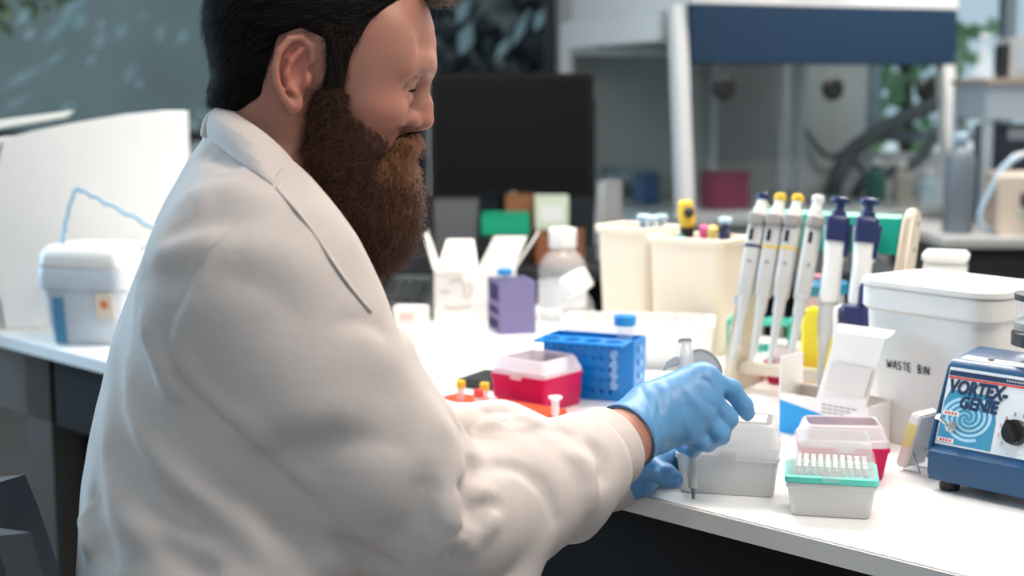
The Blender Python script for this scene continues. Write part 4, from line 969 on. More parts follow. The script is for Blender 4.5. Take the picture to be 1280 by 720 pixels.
# ================================================================== SOLID MODELLER for the soft, organic shapes (distance field -> one mesh)
class Field:
    def __init__(s, lo, hi, h):
        s.lo = np.array(lo, float); s.h = h
        n = np.ceil((np.array(hi) - s.lo) / h).astype(int) + 1; s.n = n
        s.ax = [(s.lo[i] + h * np.arange(n[i])).astype(np.float32) for i in range(3)]
        s.D = np.full(n, 1e3 * h, np.float32)
    def _sl(s, lo, hi):
        r = []
        for i in range(3):
            a = max(0, int(math.floor((lo[i] - s.lo[i]) / s.h))); b = min(s.n[i], int(math.ceil((hi[i] - s.lo[i]) / s.h)) + 1)
            if b <= a: return None
            r.append(slice(a, b))
        return tuple(r)
    def _xyz(s, sl): return s.ax[0][sl[0]][:, None, None], s.ax[1][sl[1]][None, :, None], s.ax[2][sl[2]][None, None, :]
    def apply(s, lo, hi, fn, k, op='u', pad=None):
        pad = (k + 5 * s.h) if pad is None else pad
        sl = s._sl(np.array(lo) - pad, np.array(hi) + pad)
        if sl is None: return
        d = fn(*s._xyz(sl)).astype(np.float32); A = s.D[sl]
        if op == 'u':
            if k > 0:
                hh = np.maximum(k - np.abs(A - d), 0) / k; s.D[sl] = np.minimum(A, d) - hh * hh * k / 4
            else: s.D[sl] = np.minimum(A, d)
        elif op == 's':
            d = -d
            hh = np.maximum(k - np.abs(A - d), 0) / max(k, 1e-9); s.D[sl] = np.maximum(A, d) + hh * hh * k / 4
        elif op == 'i':
            hh = np.maximum(k - np.abs(A - d), 0) / max(k, 1e-9); s.D[sl] = np.maximum(A, d) + hh * hh * k / 4
        elif op == 'add': s.D[sl] = A + d
    def seg(s, a, b, ra, rb=None, k=0, op='u'):
        rb = ra if rb is None else rb; a = np.array(a, float); b = np.array(b, float); m = max(ra, rb); ba = b - a; L = float(ba @ ba) + 1e-12
        def f(x, y, z):
            px, py, pz = x - a[0], y - a[1], z - a[2]
            t = np.clip((px * ba[0] + py * ba[1] + pz * ba[2]) / L, 0, 1)
            return np.sqrt((px - t * ba[0]) ** 2 + (py - t * ba[1]) ** 2 + (pz - t * ba[2]) ** 2) - (ra + (rb - ra) * t)
        s.apply(np.minimum(a, b) - m, np.maximum(a, b) + m, f, k, op)
    def chain(s, pts, rs, k, op='u'):
        for i in range(len(pts) - 1): s.seg(pts[i], pts[i + 1], rs[i], rs[i + 1], k, op)
    def ell(s, c, r, k=0, op='u', rot=None):
        c = np.array(c, float); r = np.array(r, float); m = r.max(); Q = np.eye(3) if rot is None else rot
        def f(x, y, z):
            px, py, pz = x - c[0], y - c[1], z - c[2]
            q = [px * Q[0, i] + py * Q[1, i] + pz * Q[2, i] for i in range(3)]
            k0 = np.sqrt(sum((q[i] / r[i]) ** 2 for i in range(3))); k1 = np.sqrt(sum((q[i] / r[i] ** 2) ** 2 for i in range(3))) + 1e-9
            return k0 * (k0 - 1) / k1
        e = np.full(3, m) if rot is not None else r
        s.apply(c - e, c + e, f, k, op)
    def crease(s, pts, wd, amp):
        """raise (amp > 0) or press (amp < 0) the surface along a line"""
        P = np.array(pts, float)
        lo = P.min(0) - 3 * wd; hi = P.max(0) + 3 * wd
        sl = s._sl(lo, hi)
        if sl is None: return
        x, y, z = s._xyz(sl); best = None
        n = len(P) - 1
        for i in range(n):
            a, ba = P[i], P[i + 1] - P[i]; L = float(ba @ ba) + 1e-12
            px, py, pz = x - a[0], y - a[1], z - a[2]
            t = np.clip((px * ba[0] + py * ba[1] + pz * ba[2]) / L, 0, 1)
            d2 = (px - t * ba[0]) ** 2 + (py - t * ba[1]) ** 2 + (pz - t * ba[2]) ** 2
            g = (i + t) / n; fade = np.clip(np.minimum(g, 1 - g) * 5, 0, 1)
            v = (np.exp(-d2 / wd ** 2) if amp > 0 else (.35 * np.exp(-d2 / wd ** 2) + .65 * np.exp(-np.sqrt(d2 + (.12 * wd) ** 2) / (.8 * wd)))) * fade
            best = v if best is None else np.maximum(best, v)
        s.D[sl] -= (amp * best).astype(np.float32)
    def ripple(s, amp, freqs, seed):
        rng = np.random.RandomState(seed); x, y, z = s._xyz((slice(None),) * 3)
        tot = 0
        for f in freqs:
            v = rng.normal(size=3); v /= np.linalg.norm(v); v2 = rng.normal(size=3); v2 /= np.linalg.norm(v2)
            ph = np.sin((x * v2[0] + y * v2[1] + z * v2[2]) * f * .6 + rng.rand() * 6)
            tot = tot + np.sin((x * v[0] + y * v[1] + z * v[2]) * f + 1.6 * ph + rng.rand() * 6)
        s.D -= (amp * tot / math.sqrt(len(freqs))).astype(np.float32)
    def hit(s, px, py, d0=1.0, d1=2.0, n=700):
        ds = np.linspace(d0, d1, n); P = np.array([at(px, py, d) for d in ds])
        I = np.round((P - s.lo) / s.h).astype(int); ok = np.all((I >= 0) & (I < s.n), axis=1)
        v = np.full(n, 1.0); J = I[ok]; v[ok] = s.D[J[:, 0], J[:, 1], J[:, 2]]
        w_ = np.where(v < 0)[0]
        return at(px, py, ds[w_[0]]) if len(w_) else None
    def mesh(s, smooth=1):
        D = s.D; S = D < 0; n = np.array(D.shape) - 1
        cnt = np.zeros(n, np.int8)
        C8 = [(i, j, k) for i in (0, 1) for j in (0, 1) for k in (0, 1)]
        for c in C8: cnt += S[c[0]:c[0] + n[0], c[1]:c[1] + n[1], c[2]:c[2] + n[2]]
        cells = np.argwhere((cnt > 0) & (cnt < 8)); idx = np.full(n, -1, np.int32); idx[tuple(cells.T)] = np.arange(len(cells))
        acc = np.zeros((len(cells), 3)); w_ = np.zeros(len(cells))
        for a in C8:
            for ax in range(3):
                if a[ax]: continue
                b = list(a); b[ax] = 1
                va = D[tuple((cells + a).T)].astype(float); vb = D[tuple((cells + b).T)].astype(float)
                m = (va < 0) != (vb < 0); t = np.where(m, va / np.where(m, va - vb, 1), 0)
                p = np.array(a, float)[None, :].repeat(len(cells), 0); p[:, ax] = t
                acc[m] += p[m]; w_[m] += 1
        V = (cells + acc / w_[:, None]) * s.h + s.lo
        F = []
        for ax in range(3):
            u, v = (ax + 1) % 3, (ax + 2) % 3
            sa = [slice(None)] * 3; sb = [slice(None)] * 3; sa[ax] = slice(0, -1); sb[ax] = slice(1, None)
            A, B = S[tuple(sa)], S[tuple(sb)]
            for cond, flip in ((A & ~B, False), (~A & B, True)):
                E = np.argwhere(cond); E = E[(E[:, u] > 0) & (E[:, v] > 0) & (E[:, u] < n[u]) & (E[:, v] < n[v])]
                def q(du, dv):
                    c = E.copy(); c[:, u] += du; c[:, v] += dv; return idx[tuple(c.T)]
                Q = np.stack([q(-1, -1), q(0, -1), q(0, 0), q(-1, 0)], 1)
                F.append(Q[:, ::-1] if flip else Q)
        F = np.concatenate(F); F = F[(F >= 0).all(1)]
        for _ in range(smooth):
            acc = np.zeros_like(V); ct = np.zeros(len(V))
            for i in range(4):
                a, b = F[:, i], F[:, (i + 1) % 4]
                for kx in range(3):
                    acc[:, kx] += np.bincount(a, V[b, kx], len(V)) + np.bincount(b, V[a, kx], len(V))
                ct += np.bincount(a, minlength=len(V)) + np.bincount(b, minlength=len(V))
            V = .5 * V + .5 * acc / np.maximum(ct, 1)[:, None]
        return V, F
def np_mesh(name, V, F):
    me = bpy.data.meshes.new(name); me.vertices.add(len(V)); me.vertices.foreach_set('co', V.astype(np.float32).ravel())
    me.loops.add(F.size); me.loops.foreach_set('vertex_index', F.astype(np.int32).ravel())
    me.polygons.add(len(F)); me.polygons.foreach_set('loop_start', np.arange(0, F.size, 4, dtype=np.int32))
    me.polygons.foreach_set('use_smooth', np.ones(len(F), bool)); me.update(); me.validate(); return me
def np_normals(V, F):
    nrm = np.cross(V[F[:, 2]] - V[F[:, 0]], V[F[:, 3]] - V[F[:, 1]]); N = np.zeros_like(V)
    for i in range(4):
        for k in range(3): N[:, k] += np.bincount(F[:, i], nrm[:, k], len(V))
    return N / (np.linalg.norm(N, axis=1)[:, None] + 1e-12)
def hair(name, P, rad, m, parent, taper=.4, label=None):
    """P: (N, k, 3) strand points"""
    N, k, _ = P.shape; hc = bpy.data.hair_curves.new(name); hc.add_curves([k] * N)
    hc.attributes['position'].data.foreach_set('vector', P.astype(np.float32).ravel())
    a = hc.attributes.get('radius') or hc.attributes.new('radius', 'FLOAT', 'POINT')
    a.data.foreach_set('value', np.tile(rad * np.linspace(1, taper, k), N).astype(np.float32))
    o = bpy.data.objects.new(name, hc); COL.objects.link(o); hc.materials.append(m); o.parent = parent
    if label: o['label'] = label
    return o
# ================================================================== THE MAN
PX = np.array([-.30, 1.36, 0.0])
man = thing('person', 'bearded man in a white lab coat and blue gloves pipetting at the bench', 'person', tuple(PX))
Fw = np.array([math.cos(R(20)), math.sin(R(20)), 0]); Lf = np.array([-math.sin(R(20)), math.cos(R(20)), 0]); Up = np.array([0, 0, 1.])
# ---------------- materials
def skin_mat():
    m = bpy.data.materials.new('skin'); m.use_nodes = True; nt = m.node_tree; b = nt.nodes['Principled BSDF']
    at_ = nt.nodes.new('ShaderNodeAttribute'); at_.attribute_name = 'flush'
    mx = nt.nodes.new('ShaderNodeMix'); mx.data_type = 'RGBA'; mx.inputs['A'].default_value = (.41, .21, .145, 1); mx.inputs['B'].default_value = (.47, .145, .105, 1)
    n = nt.nodes.new('ShaderNodeTexNoise'); n.inputs['Scale'].default_value = 60; n.inputs['Detail'].default_value = 5
    tc = nt.nodes.new('ShaderNodeTexCoord'); nt.links.new(tc.outputs['Object'], n.inputs['Vector'])
    ad = nt.nodes.new('ShaderNodeMath'); ad.operation = 'MULTIPLY_ADD'; ad.inputs[1].default_value = .5; nt.links.new(n.outputs['Fac'], ad.inputs[0])
    sb = nt.nodes.new('ShaderNodeMath'); sb.operation = 'SUBTRACT'; sb.inputs[1].default_value = .25
    nt.links.new(at_.outputs['Fac'], sb.inputs[0]); nt.links.new(sb.outputs[0], ad.inputs[2])
    nt.links.new(ad.outputs[0], mx.inputs['Factor']); nt.links.new(mx.outputs['Result'], b.inputs['Base Color'])
    b.inputs['Roughness'].default_value = .48; b.inputs['Subsurface Weight'].default_value = .25; b.inputs['Subsurface Radius'].default_value = (.008, .003, .002); b.inputs['Subsurface Scale'].default_value = 1
    b.inputs['Specular IOR Level'].default_value = .4
    n2 = nt.nodes.new('ShaderNodeTexNoise'); n2.inputs['Scale'].default_value = 420; nt.links.new(tc.outputs['Object'], n2.inputs['Vector'])
    bp = nt.nodes.new('ShaderNodeBump'); bp.inputs['Strength'].default_value = .22; bp.inputs['Distance'].default_value = .001
    nt.links.new(n2.outputs['Fac'], bp.inputs['Height']); nt.links.new(bp.outputs['Normal'], b.inputs['Normal']); return m
m_skin = skin_mat()
m_coat = mat('white_cotton', (.615, .545, .505), .88, noise=.03, nscale=14, bump=.2, bscale=110, spec=.15)
def add_crumple(m, sc, strength, dist):
    nt = m.node_tree; b = nt.nodes['Principled BSDF']; old = b.inputs['Normal'].links[0].from_node
    tc = nt.nodes.new('ShaderNodeTexCoord'); n = nt.nodes.new('ShaderNodeTexNoise'); n.noise_type = 'RIDGED_MULTIFRACTAL'; n.inputs['Scale'].default_value = sc; n.inputs['Detail'].default_value = 1.5; n.inputs['Distortion'].default_value = .6
    bp = nt.nodes.new('ShaderNodeBump'); bp.inputs['Strength'].default_value = strength; bp.inputs['Distance'].default_value = dist
    nt.links.new(tc.outputs['Object'], n.inputs['Vector']); nt.links.new(n.outputs['Fac'], bp.inputs['Height']); nt.links.new(bp.outputs['Normal'], old.inputs['Normal'])
add_crumple(m_coat, 7, .16, .012)
m_glove = mat('blue_nitrile', (.115, .31, .56), .42, noise=.06, nscale=60, bump=.10, bscale=160)
add_crumple(m_glove, 26, .25, .003)
m_hairm = mat('hair_mass', (.004, .003, .0025), .9, spec=.1)
m_beardm = mat('beard_mass', (.012, .0055, .0035), .9, spec=.1)
def hair_mat(name, root, tip, rough=.35):
    m = bpy.data.materials.new(name); m.use_nodes = True; nt = m.node_tree; b = nt.nodes['Principled BSDF']
    hi = nt.nodes.new('ShaderNodeHairInfo'); mx = nt.nodes.new('ShaderNodeMix'); mx.data_type = 'RGBA'
    mx.inputs['A'].default_value = (*root, 1); mx.inputs['B'].default_value = (*tip, 1)
    mu = nt.nodes.new('ShaderNodeMath'); mu.operation = 'MULTIPLY_ADD'; mu.inputs[1].default_value = .5
    m2 = nt.nodes.new('ShaderNodeMath'); m2.operation = 'MULTIPLY'; m2.inputs[1].default_value = .6
    nt.links.new(hi.outputs['Intercept'], m2.inputs[0]); nt.links.new(hi.outputs['Random'], mu.inputs[0]); nt.links.new(m2.outputs[0], mu.inputs[2])
    nt.links.new(mu.outputs[0], mx.inputs['Factor']); nt.links.new(mx.outputs['Result'], b.inputs['Base Color']); b.inputs['Roughness'].default_value = rough
    b.inputs['Specular IOR Level'].default_value = .3
    return m
m_hair = hair_mat('dark_hair', (.004, .003, .002), (.010, .0065, .005), .6); m_beard = hair_mat('brown_beard', (.008, .0035, .002), (.095, .036, .017)); m_mous = hair_mat('ginger_moustache', (.085, .032, .014), (.36, .16, .075)); m_brow = hair_mat('light_brow', (.10, .05, .03), (.22, .12, .07))
m_tuft = hair_mat('light_brown_hair', (.03, .018, .010), (.17, .11, .065))

# ---------------- head (local frame in mm: x forward, y left, z up, origin between the ears)
HS = .957e-3; HO = at(383, 95, 1.34); yaw, pit = R(5), R(14)
hf = np.array([math.cos(yaw) * math.cos(pit), math.sin(yaw) * math.cos(pit), -math.sin(pit)]); hl_ = np.array([-math.sin(yaw), math.cos(yaw), 0]); hu = np.cross(hf, hl_)
HB = np.stack([hf, hl_, hu], 1)
def h2w(P): return HO + (np.asarray(P, float) * HS) @ HB.T
def w2h(P): return ((np.asarray(P, float) - HO) @ HB) / HS
arm_r = [at(418, 470, 1.25), at(552, 648, 1.29), at(690, 604, 1.40), at(760, 560, 1.48), at(792, 541, 1.515), at(815, 527, 1.535)]
arm_l = [at(420, 470, 1.60), at(540, 572, 1.69), at(640, 580, 1.67), at(785, 592, 1.612)]
core = [at(338, 268, 1.335), at(330, 400, 1.335), at(300, 600, 1.335)]
shr, shl = at(335, 360, 1.25), at(300, 345, 1.48)
AR, AL, CO, SR, SL = [w2h(np.array(v)) for v in (arm_r, arm_l, core, shr, shl)]
_all = np.concatenate([AR, AL, CO, SR[None], SL[None]])
H = Field(np.minimum(_all.min(0) - 60, (-125, -95, -150)), np.maximum(_all.max(0) + 60, (150, 95, 145)), 1.8)
H.ell((0, 0, 45), (101, 76, 88))
H.ell((50, 0, 62), (61, 62, 52), 25)
H.ell((50, 0, -12), (53, 60, 82), 25)
H.ell((45, 0, -62), (58, 52, 48), 20)
H.ell((92, 0, -88), (18, 22, 16), 16)
H.ell((101, 0, 47), (15, 30, 20), 20)                                    # glabella
for sg in (-1, 1):
    H.ell((76, sg * 44, -12), (28, 20, 22), 16)                         # cheekbone
    H.ell((64, sg * 54, 38), (34, 12, 34), 16)                          # temple
    H.chain([(92, sg * 46, 32), (105, sg * 27, 36), (110, sg * 8, 35)], [7, 8, 8], 18)   # brow ridge
    H.ell((111, sg * 33, 15), (17, 17, 10), 12, 's')                    # eye socket
    H.ell((92, sg * 32, 15), (13.5, 14, 13.5), 3); H.ell((94, sg * 33, 2), (11, 14, 8.5), 5); H.ell((107, sg * 33, 10.5), (7, 11, 1.6), 1.2, 's')                     # closed-down lid over the eyeball
    H.chain([(102, sg * 21, 6), (103, sg * 31, 3.5), (98, sg * 43, 7)], [2.2, 2.4, 2.2], 4)            # lower lid
    H.chain([(102, sg * 21, 20), (104, sg * 32, 23), (97, sg * 44, 19)], [2.4, 2.4, 2.4], 5)        # upper lid fold
H.chain([(111, 0, 30), (111.5, 0, 19), (119, 0, 0), (122, 0, -13)], [7, 6, 7.5, 9], 8)   # nose
H.ell((120.5, 0, -14), (10, 10, 9.5), 6)
H.chain([(103, 0, 28), (105, 0, 10), (107, 0, -4), (108, 0, -16)], [9, 10, 11, 11], 8)
for sg in (-1, 1):
    H.ell((109, sg * 12.5, -17), (10.5, 7, 8.5), 4)
    H.seg((102, sg * 18, -15), (101, sg * 22, -22), 4, 3, 8)
    H.ell((113, sg * 6.5, -25), (5.5, 3.2, 4), 2, 's')
H.seg((114, 0, -24), (108, 0, -30), 4, 5, 5)
H.seg((107, -16, -50), (107, 16, -50), 6, 6, 6); H.seg((106, -14, -60), (106, 14, -60), 6.5, 6.5, 6)
H.seg((-22, 0, -15), (-22, 0, -105), 58, 56, 22)                        # neck
H.seg((-10, -44, -38), (34, -18, -125), 13, 14, 16); H.seg((-10, 44, -38), (34, 18, -125), 13, 14, 16)
H.chain([(-22, 0, -105)] + list(CO), [55, 62, 95, 95], 30)                # trunk and arms, under the coat
H.chain([CO[0], SR], [55, 42], 30); H.chain([CO[0], SL], [55, 42], 30)
H.chain([SR] + list(AR), [45, 45, 44, 40, 35, 32, 26.5], 15); H.chain([SL] + list(AL), [45, 45, 42, 38, 30], 15)
def ear(sg):
    y0 = -66
    def p(x, z, y): return (x, -sg * (y), z) if False else (x, sg * -y, z)
    H.ell((-9, sg * 71, 0), (15, 5, 31), 5, rot=np.array(Matrix.Rotation(R(-12), 3, 'Y') @ Matrix.Rotation(R(sg * -14), 3, 'Z')))
    H.ell((-3, sg * 80, 2), (9, 9, 14), 4, 's')
    H.ell((-6, sg * 79, 16), (8, 5, 7), 4, 's')
    hp = [(1, 5), (6, 16), (2, 27), (-8, 33), (-18, 29), (-24.5, 16), (-25, 2), (-20, -13), (-12, -24), (-3, -31)]
    ys = [70, 72, 74, 76, 79, 82, 83, 82, 79, 75]
    H.chain([(x, sg * y, z) for (x, z), y in zip(hp, ys)], [2.6, 3.4, 3.6, 3.8, 3.8, 3.6, 3.4, 3.4, 3.6, 4], 1.6)
    H.chain([(-6, sg * 76, 22), (-13, sg * 78, 10), (-14, sg * 79, -2), (-9, sg * 78, -14), (-2, sg * 76, -18)], [3, 3.2, 3.2, 3, 3], 3)
    H.ell((0, sg * 73, -29), (7.5, 4, 9.5), 4)
    H.ell((6, sg * 72, -4), (4, 4.5, 7), 4)
ear(-1); ear(1)
Vh, Fh = H.mesh(1); Wh = h2w(Vh)
V, Fq, Va, Va2 = Wh, Fh, (), ()
me = np_mesh('body', V - PX, Fq)
def g(c, r, P): return np.exp(-(((P - np.array(c)) / np.array(r)) ** 2).sum(1))
fl = np.concatenate([.25 + .55 * (g((-9, -75, 0), (22, 14, 40), Vh) + g((-9, 75, 0), (22, 14, 40), Vh)) + .4 * g((122, 0, -14), (14, 14, 12), Vh) + .35 * (g((82, -46, -14), (26, 22, 20), Vh) + g((82, 46, -14), (26, 22, 20), Vh)), np.full(len(Va) + len(Va2), .12)])
at_ = me.attributes.new('flush', 'FLOAT', 'POINT'); at_.data.foreach_set('value', fl.astype(np.float32))
body = mesh_obj('body', me, m_skin, man)
def hpart(name, bm, m, label=None, parent=man):
    for v in bm.verts: v.co = Vector(h2w(np.array(v.co)) - PX)
    return part(name, bm, m, parent, label=label)
for sg in (-1, 1):                                                       # eye: white sliver, iris and lash line under the lowered lid
    bm = NB(); bmesh.ops.create_uvsphere(bm, u_segments=20, v_segments=12, radius=12.0, matrix=Matrix.Translation((91.2, sg * 32, 14.6)))
    e = hpart('eye', bm, mat('eye_white', (.62, .56, .52), .2))
    bm = NB(); bmesh.ops.create_uvsphere(bm, u_segments=14, v_segments=8, radius=5.4, matrix=Matrix.Translation((98.4, sg * 31.5, 11)) ); hpart('iris', bm, mat('iris', (.10, .08, .06), .2))
    bm = NB(); tube(bm, smooth_path([(102.5, sg * 21, 10.5), (106.2, sg * 28, 12.1), (105.4, sg * 36, 11.5), (99, sg * 44, 9)], 5), .9, 6); hpart('eyelash', bm, m_beardm)

# ---------------- hair mass, beard mass
poly = np.array([(108, 112), (92, 99), (72, 86), (54, 62), (46, 34), (45, -5), (38, -30), (20, -26), (17, 12), (11, 35), (-10, 39), (-27, 28), (-29, -2), (-30, -30), (-52, -50), (-86, -52), (-135, -10), (-135, 160), (108, 160)], float)
def poly_sdf(x, z):
    d = np.full(np.broadcast(x, z).shape, 1e9); sgn = np.ones(d.shape)
    n = len(poly)
    for i in range(n):
        a, b = poly[i], poly[i - 1]; e = b - a; wx, wz = x - a[0], z - a[1]
        t = np.clip((wx * e[0] + wz * e[1]) / (e @ e), 0, 1); d = np.minimum(d, (wx - t * e[0]) ** 2 + (wz - t * e[1]) ** 2)
        c1 = z >= a[1]; c2 = z < b[1]; c3 = e[0] * wz > e[1] * wx
        flip = (c1 & c2 & c3) | (~c1 & ~c2 & ~c3); sgn = np.where(flip, -sgn, sgn)
    return sgn * np.sqrt(d)
HR = Field((-125, -95, -70), (135, 95, 150), 2.5)
HR.ell((-2, 0, 46), (107, 82, 95)); HR.ell((50, 0, 62), (64, 67, 56), 25); HR.ell((30, 0, 0), (40, 66, 50), 20)
HR.seg((-24, 0, -15), (-34, 0, -80), 61, 64, 20)
HR.apply((-200,) * 3, (200,) * 3, lambda x, y, z: poly_sdf(x, z) + 0 * y, 17, 'i')
Vr, Fr = HR.mesh(2); hm = mesh_obj('hair', np_mesh('hair', h2w(Vr) - PX, Fr), m_hairm, man, 'short dark brown hair')
BE = Field((-10, -90, -185), (150, 90, 0), 2.5)
for sg in (-1, 1):
    BE.chain([(31, sg * 60, 10), (31, sg * 62, -22), (44, sg * 58, -58), (70, sg * 40, -92), (92, sg * 18, -112)], [5, 13, 20, 27, 30], 14)
    BE.chain([(114, sg * 3, -32), (108, sg * 18, -40), (100, sg * 30, -60), (92, sg * 34, -72)], [5.5, 7, 8, 10], 8)
    BE.chain([(62, sg * 34, -96), (84, sg * 22, -138)], [24, 16], 14)
BE.ell((98, 0, -92), (29, 40, 44), 16)
BE.ell((96, 0, -122), (27, 30, 36), 14)
BE.chain([(80, 0, -118), (98, 0, -150)], [26, 12], 14)
BE.ripple(1.6, [.16, .2, .27, .33], 5)
Vb, Fb = BE.mesh(2); beard = mesh_obj('beard', np_mesh('beard', h2w(Vb) - PX, Fb), m_beardm, man, 'long full dark reddish-brown beard')
rng = np.random.RandomState(3)
def sample(V, F, N, keep):
    n = np_normals(V, F); ar = np.linalg.norm(np.cross(V[F[:, 2]] - V[F[:, 0]], V[F[:, 3]] - V[F[:, 1]]), axis=1)
    c = V[F].mean(1); ok = keep(c); ar = ar * ok; f = rng.choice(len(F), N, p=ar / ar.sum()); wt = rng.dirichlet((1, 1, 1, 1), N)
    P = (V[F[f]] * wt[:, :, None]).sum(1); Nn = (n[F[f]] * wt[:, :, None]).sum(1); return P, Nn / np.linalg.norm(Nn, axis=1)[:, None]
def grow(P, N, dirs, L, k, curl, lift, freq=1.0, start=-1.0):
    """strands leave along the normal and bend towards dirs"""
    n = len(P); T = np.linspace(0, 1, k)[None, :, None]; Ln = (L * rng.uniform(.55, 1.3, n))[:, None, None]
    d0 = N * lift + dirs; d0 /= np.linalg.norm(d0, axis=1)[:, None]; d1 = dirs + rng.normal(0, .25, (n, 3)); d1 /= np.linalg.norm(d1, axis=1)[:, None]
    Q = P[:, None, :] + start * N[:, None, :] + Ln * (d0[:, None, :] * (T - T * T / 2) + d1[:, None, :] * (T * T / 2))
    s1 = np.cross(dirs, N); s1 /= np.linalg.norm(s1, axis=1)[:, None] + 1e-9
    ph = rng.uniform(0, 6.28, (n, 1, 1)); fr = freq * rng.uniform(5, 11, (n, 1, 1)); am = curl * rng.uniform(.3, 1.4, (n, 1, 1))
    return Q + am * T * (np.sin(ph + fr * T) * s1[:, None, :] + np.cos(ph + fr * T) * N[:, None, :] * .7)
def to_w(S): return h2w(S.reshape(-1, 3)).reshape(S.shape) - PX
near = lambda c: (c[:, 1] < 25)
# beard strands
P, N = sample(Vb, Fb, 19000, lambda c: (c[:, 1] < 35) & ~((c[:, 2] > -66) & (c[:, 0] > 88)))
dr = np.stack([.22 + .35 * np.clip((P[:, 0] - 70) / 60, -1, 1), .12 * P[:, 1] / 50, np.full(len(P), -1.)], 1); dr /= np.linalg.norm(dr, axis=1)[:, None]
Lb = np.clip(10 + (-P[:, 2] - 20) * .16, 8, 26)
hair('beard_strands', to_w(grow(P, N, dr, Lb, 10, 3.4, 1.1, 1.6)), .00019, m_beard, beard)
sel = rng.choice(len(P), 1900, replace=False)                            # stray curls
hair('stray_curls', to_w(grow(P[sel], N[sel], dr[sel] * .6, Lb[sel] * 1.35, 12, 4.5, 1.5, 1.8)), .00019, m_beard, beard)
P, N = sample(Vb, Fb, 4200, lambda c: (c[:, 1] < 35) & (c[:, 2] > -74) & (c[:, 0] > 84))
dr = np.stack([np.full(len(P), .3), np.sign(P[:, 1] + rng.normal(0, 3, len(P))) * .8, np.full(len(P), -.9)], 1)
dr /= np.linalg.norm(dr, axis=1)[:, None]
mo = hair('moustache', to_w(grow(P, N, dr, np.full(len(P), 19.), 8, 2.0, .7)), .00016, m_mous, man, label='ginger moustache')
P, N = sample(Vb, Fb, 5200, lambda c: (c[:, 1] < 35) & (c[:, 0] > 100) & (c[:, 2] < -50))
dr = np.stack([np.full(len(P), .5), .12 * P[:, 1] / 50, np.full(len(P), -1.)], 1); dr /= np.linalg.norm(dr, axis=1)[:, None]
hair('front_strands', to_w(grow(P, N, dr, np.full(len(P), 19.), 10, 3.2, 1.1, 1.5)), .00019, hair_mat('reddish_lit_beard', (.040, .015, .007), (.30, .13, .060)), beard, label='redder strands at the front of the beard, coloured as if lit')  # own red tone, with light on the beard's front put into the colour
# cheek fringe where the beard thins out
P, N = sample(Vh, Fh, 900, lambda c: (c[:, 1] < -20) & (c[:, 0] > 30) & (c[:, 0] < 92) & (c[:, 2] < -18 - .42 * (c[:, 0] - 40)) & (c[:, 2] > -40 - .42 * (c[:, 0] - 40)))
dr = np.tile((.35, 0, -1.), (len(P), 1)); dr /= np.linalg.norm(dr, axis=1)[:, None]
hair('cheek_strands', to_w(grow(P, N, dr, np.full(len(P), 9.), 6, .8, .35, start=-.3)), .00011, m_beard, beard)
# head hair
P, N = sample(Vr, Fr, 11000, lambda c: (c[:, 1] < 30) & (c[:, 2] < 140))
flow = np.stack([-.75 - .1 * P[:, 0] / 100, .0 * P[:, 1], -.35 - .65 * (P[:, 2] < 40) - .5 * (P[:, 0] < -60)], 1)
flow -= (flow * N).sum(1)[:, None] * N; flow /= np.linalg.norm(flow, axis=1)[:, None] + 1e-6
hair('hair_strands', to_w(grow(P, N, flow, np.where(P[:, 2] < -5, 9., 17.), 6, .7, .35)), .00015, m_hair, hm)
# sideburn
P, N = sample(Vr, Fr, 900, lambda c: (c[:, 1] < -30) & (c[:, 0] > 8) & (c[:, 0] < 60) & (c[:, 2] < 60))
dr = np.tile((.15, 0, -1.), (len(P), 1)); dr /= np.linalg.norm(dr, axis=1)[:, None]
hair('sideburn_strands', to_w(grow(P, N, dr, np.full(len(P), 12.), 6, .8, .3)), .00014, m_beard, hm)
# swept tuft above the forehead
Pt = np.stack([rng.uniform(84, 106, 1500), rng.normal(0, 24, 1500), rng.uniform(98, 112, 1500)], 1); Nt = np.tile((.5, 0, .85), (1500, 1)) + rng.normal(0, .1, (1500, 3)); Nt /= np.linalg.norm(Nt, axis=1)[:, None]
dt = np.tile((.9, -.25, .30), (1500, 1)) + rng.normal(0, .32, (1500, 3)); dt /= np.linalg.norm(dt, axis=1)[:, None]
hair('tuft_strands', to_w(grow(Pt, Nt, dt, np.full(1500, 27.), 8, 4.5, .7)), .00014, m_tuft, hm, label='lighter brown swept tuft above the forehead')
# eyebrows
for sg in (-1, 1):
    n = 260; u_ = rng.rand(n); Pe = np.stack([114 - 20 * u_ ** 1.6, sg * (9 + 34 * u_), 35 + 4 * np.sin(u_ * 2.6) + rng.normal(0, 2, n)], 1)
    Pe[:, 0] += 4; Ne = np.tile((1, sg * .3, .1), (n, 1)); Ne /= np.linalg.norm(Ne, axis=1)[:, None]
    de = np.stack([-.35 - .4 * u_, np.full(n, sg * 1.), np.full(n, .1)], 1); de /= np.linalg.norm(de, axis=1)[:, None]
    hair('eyebrow', to_w(grow(Pe, Ne, de, np.full(n, 9.), 5, .4, .25, start=-2.)), .00011, m_brow, man)
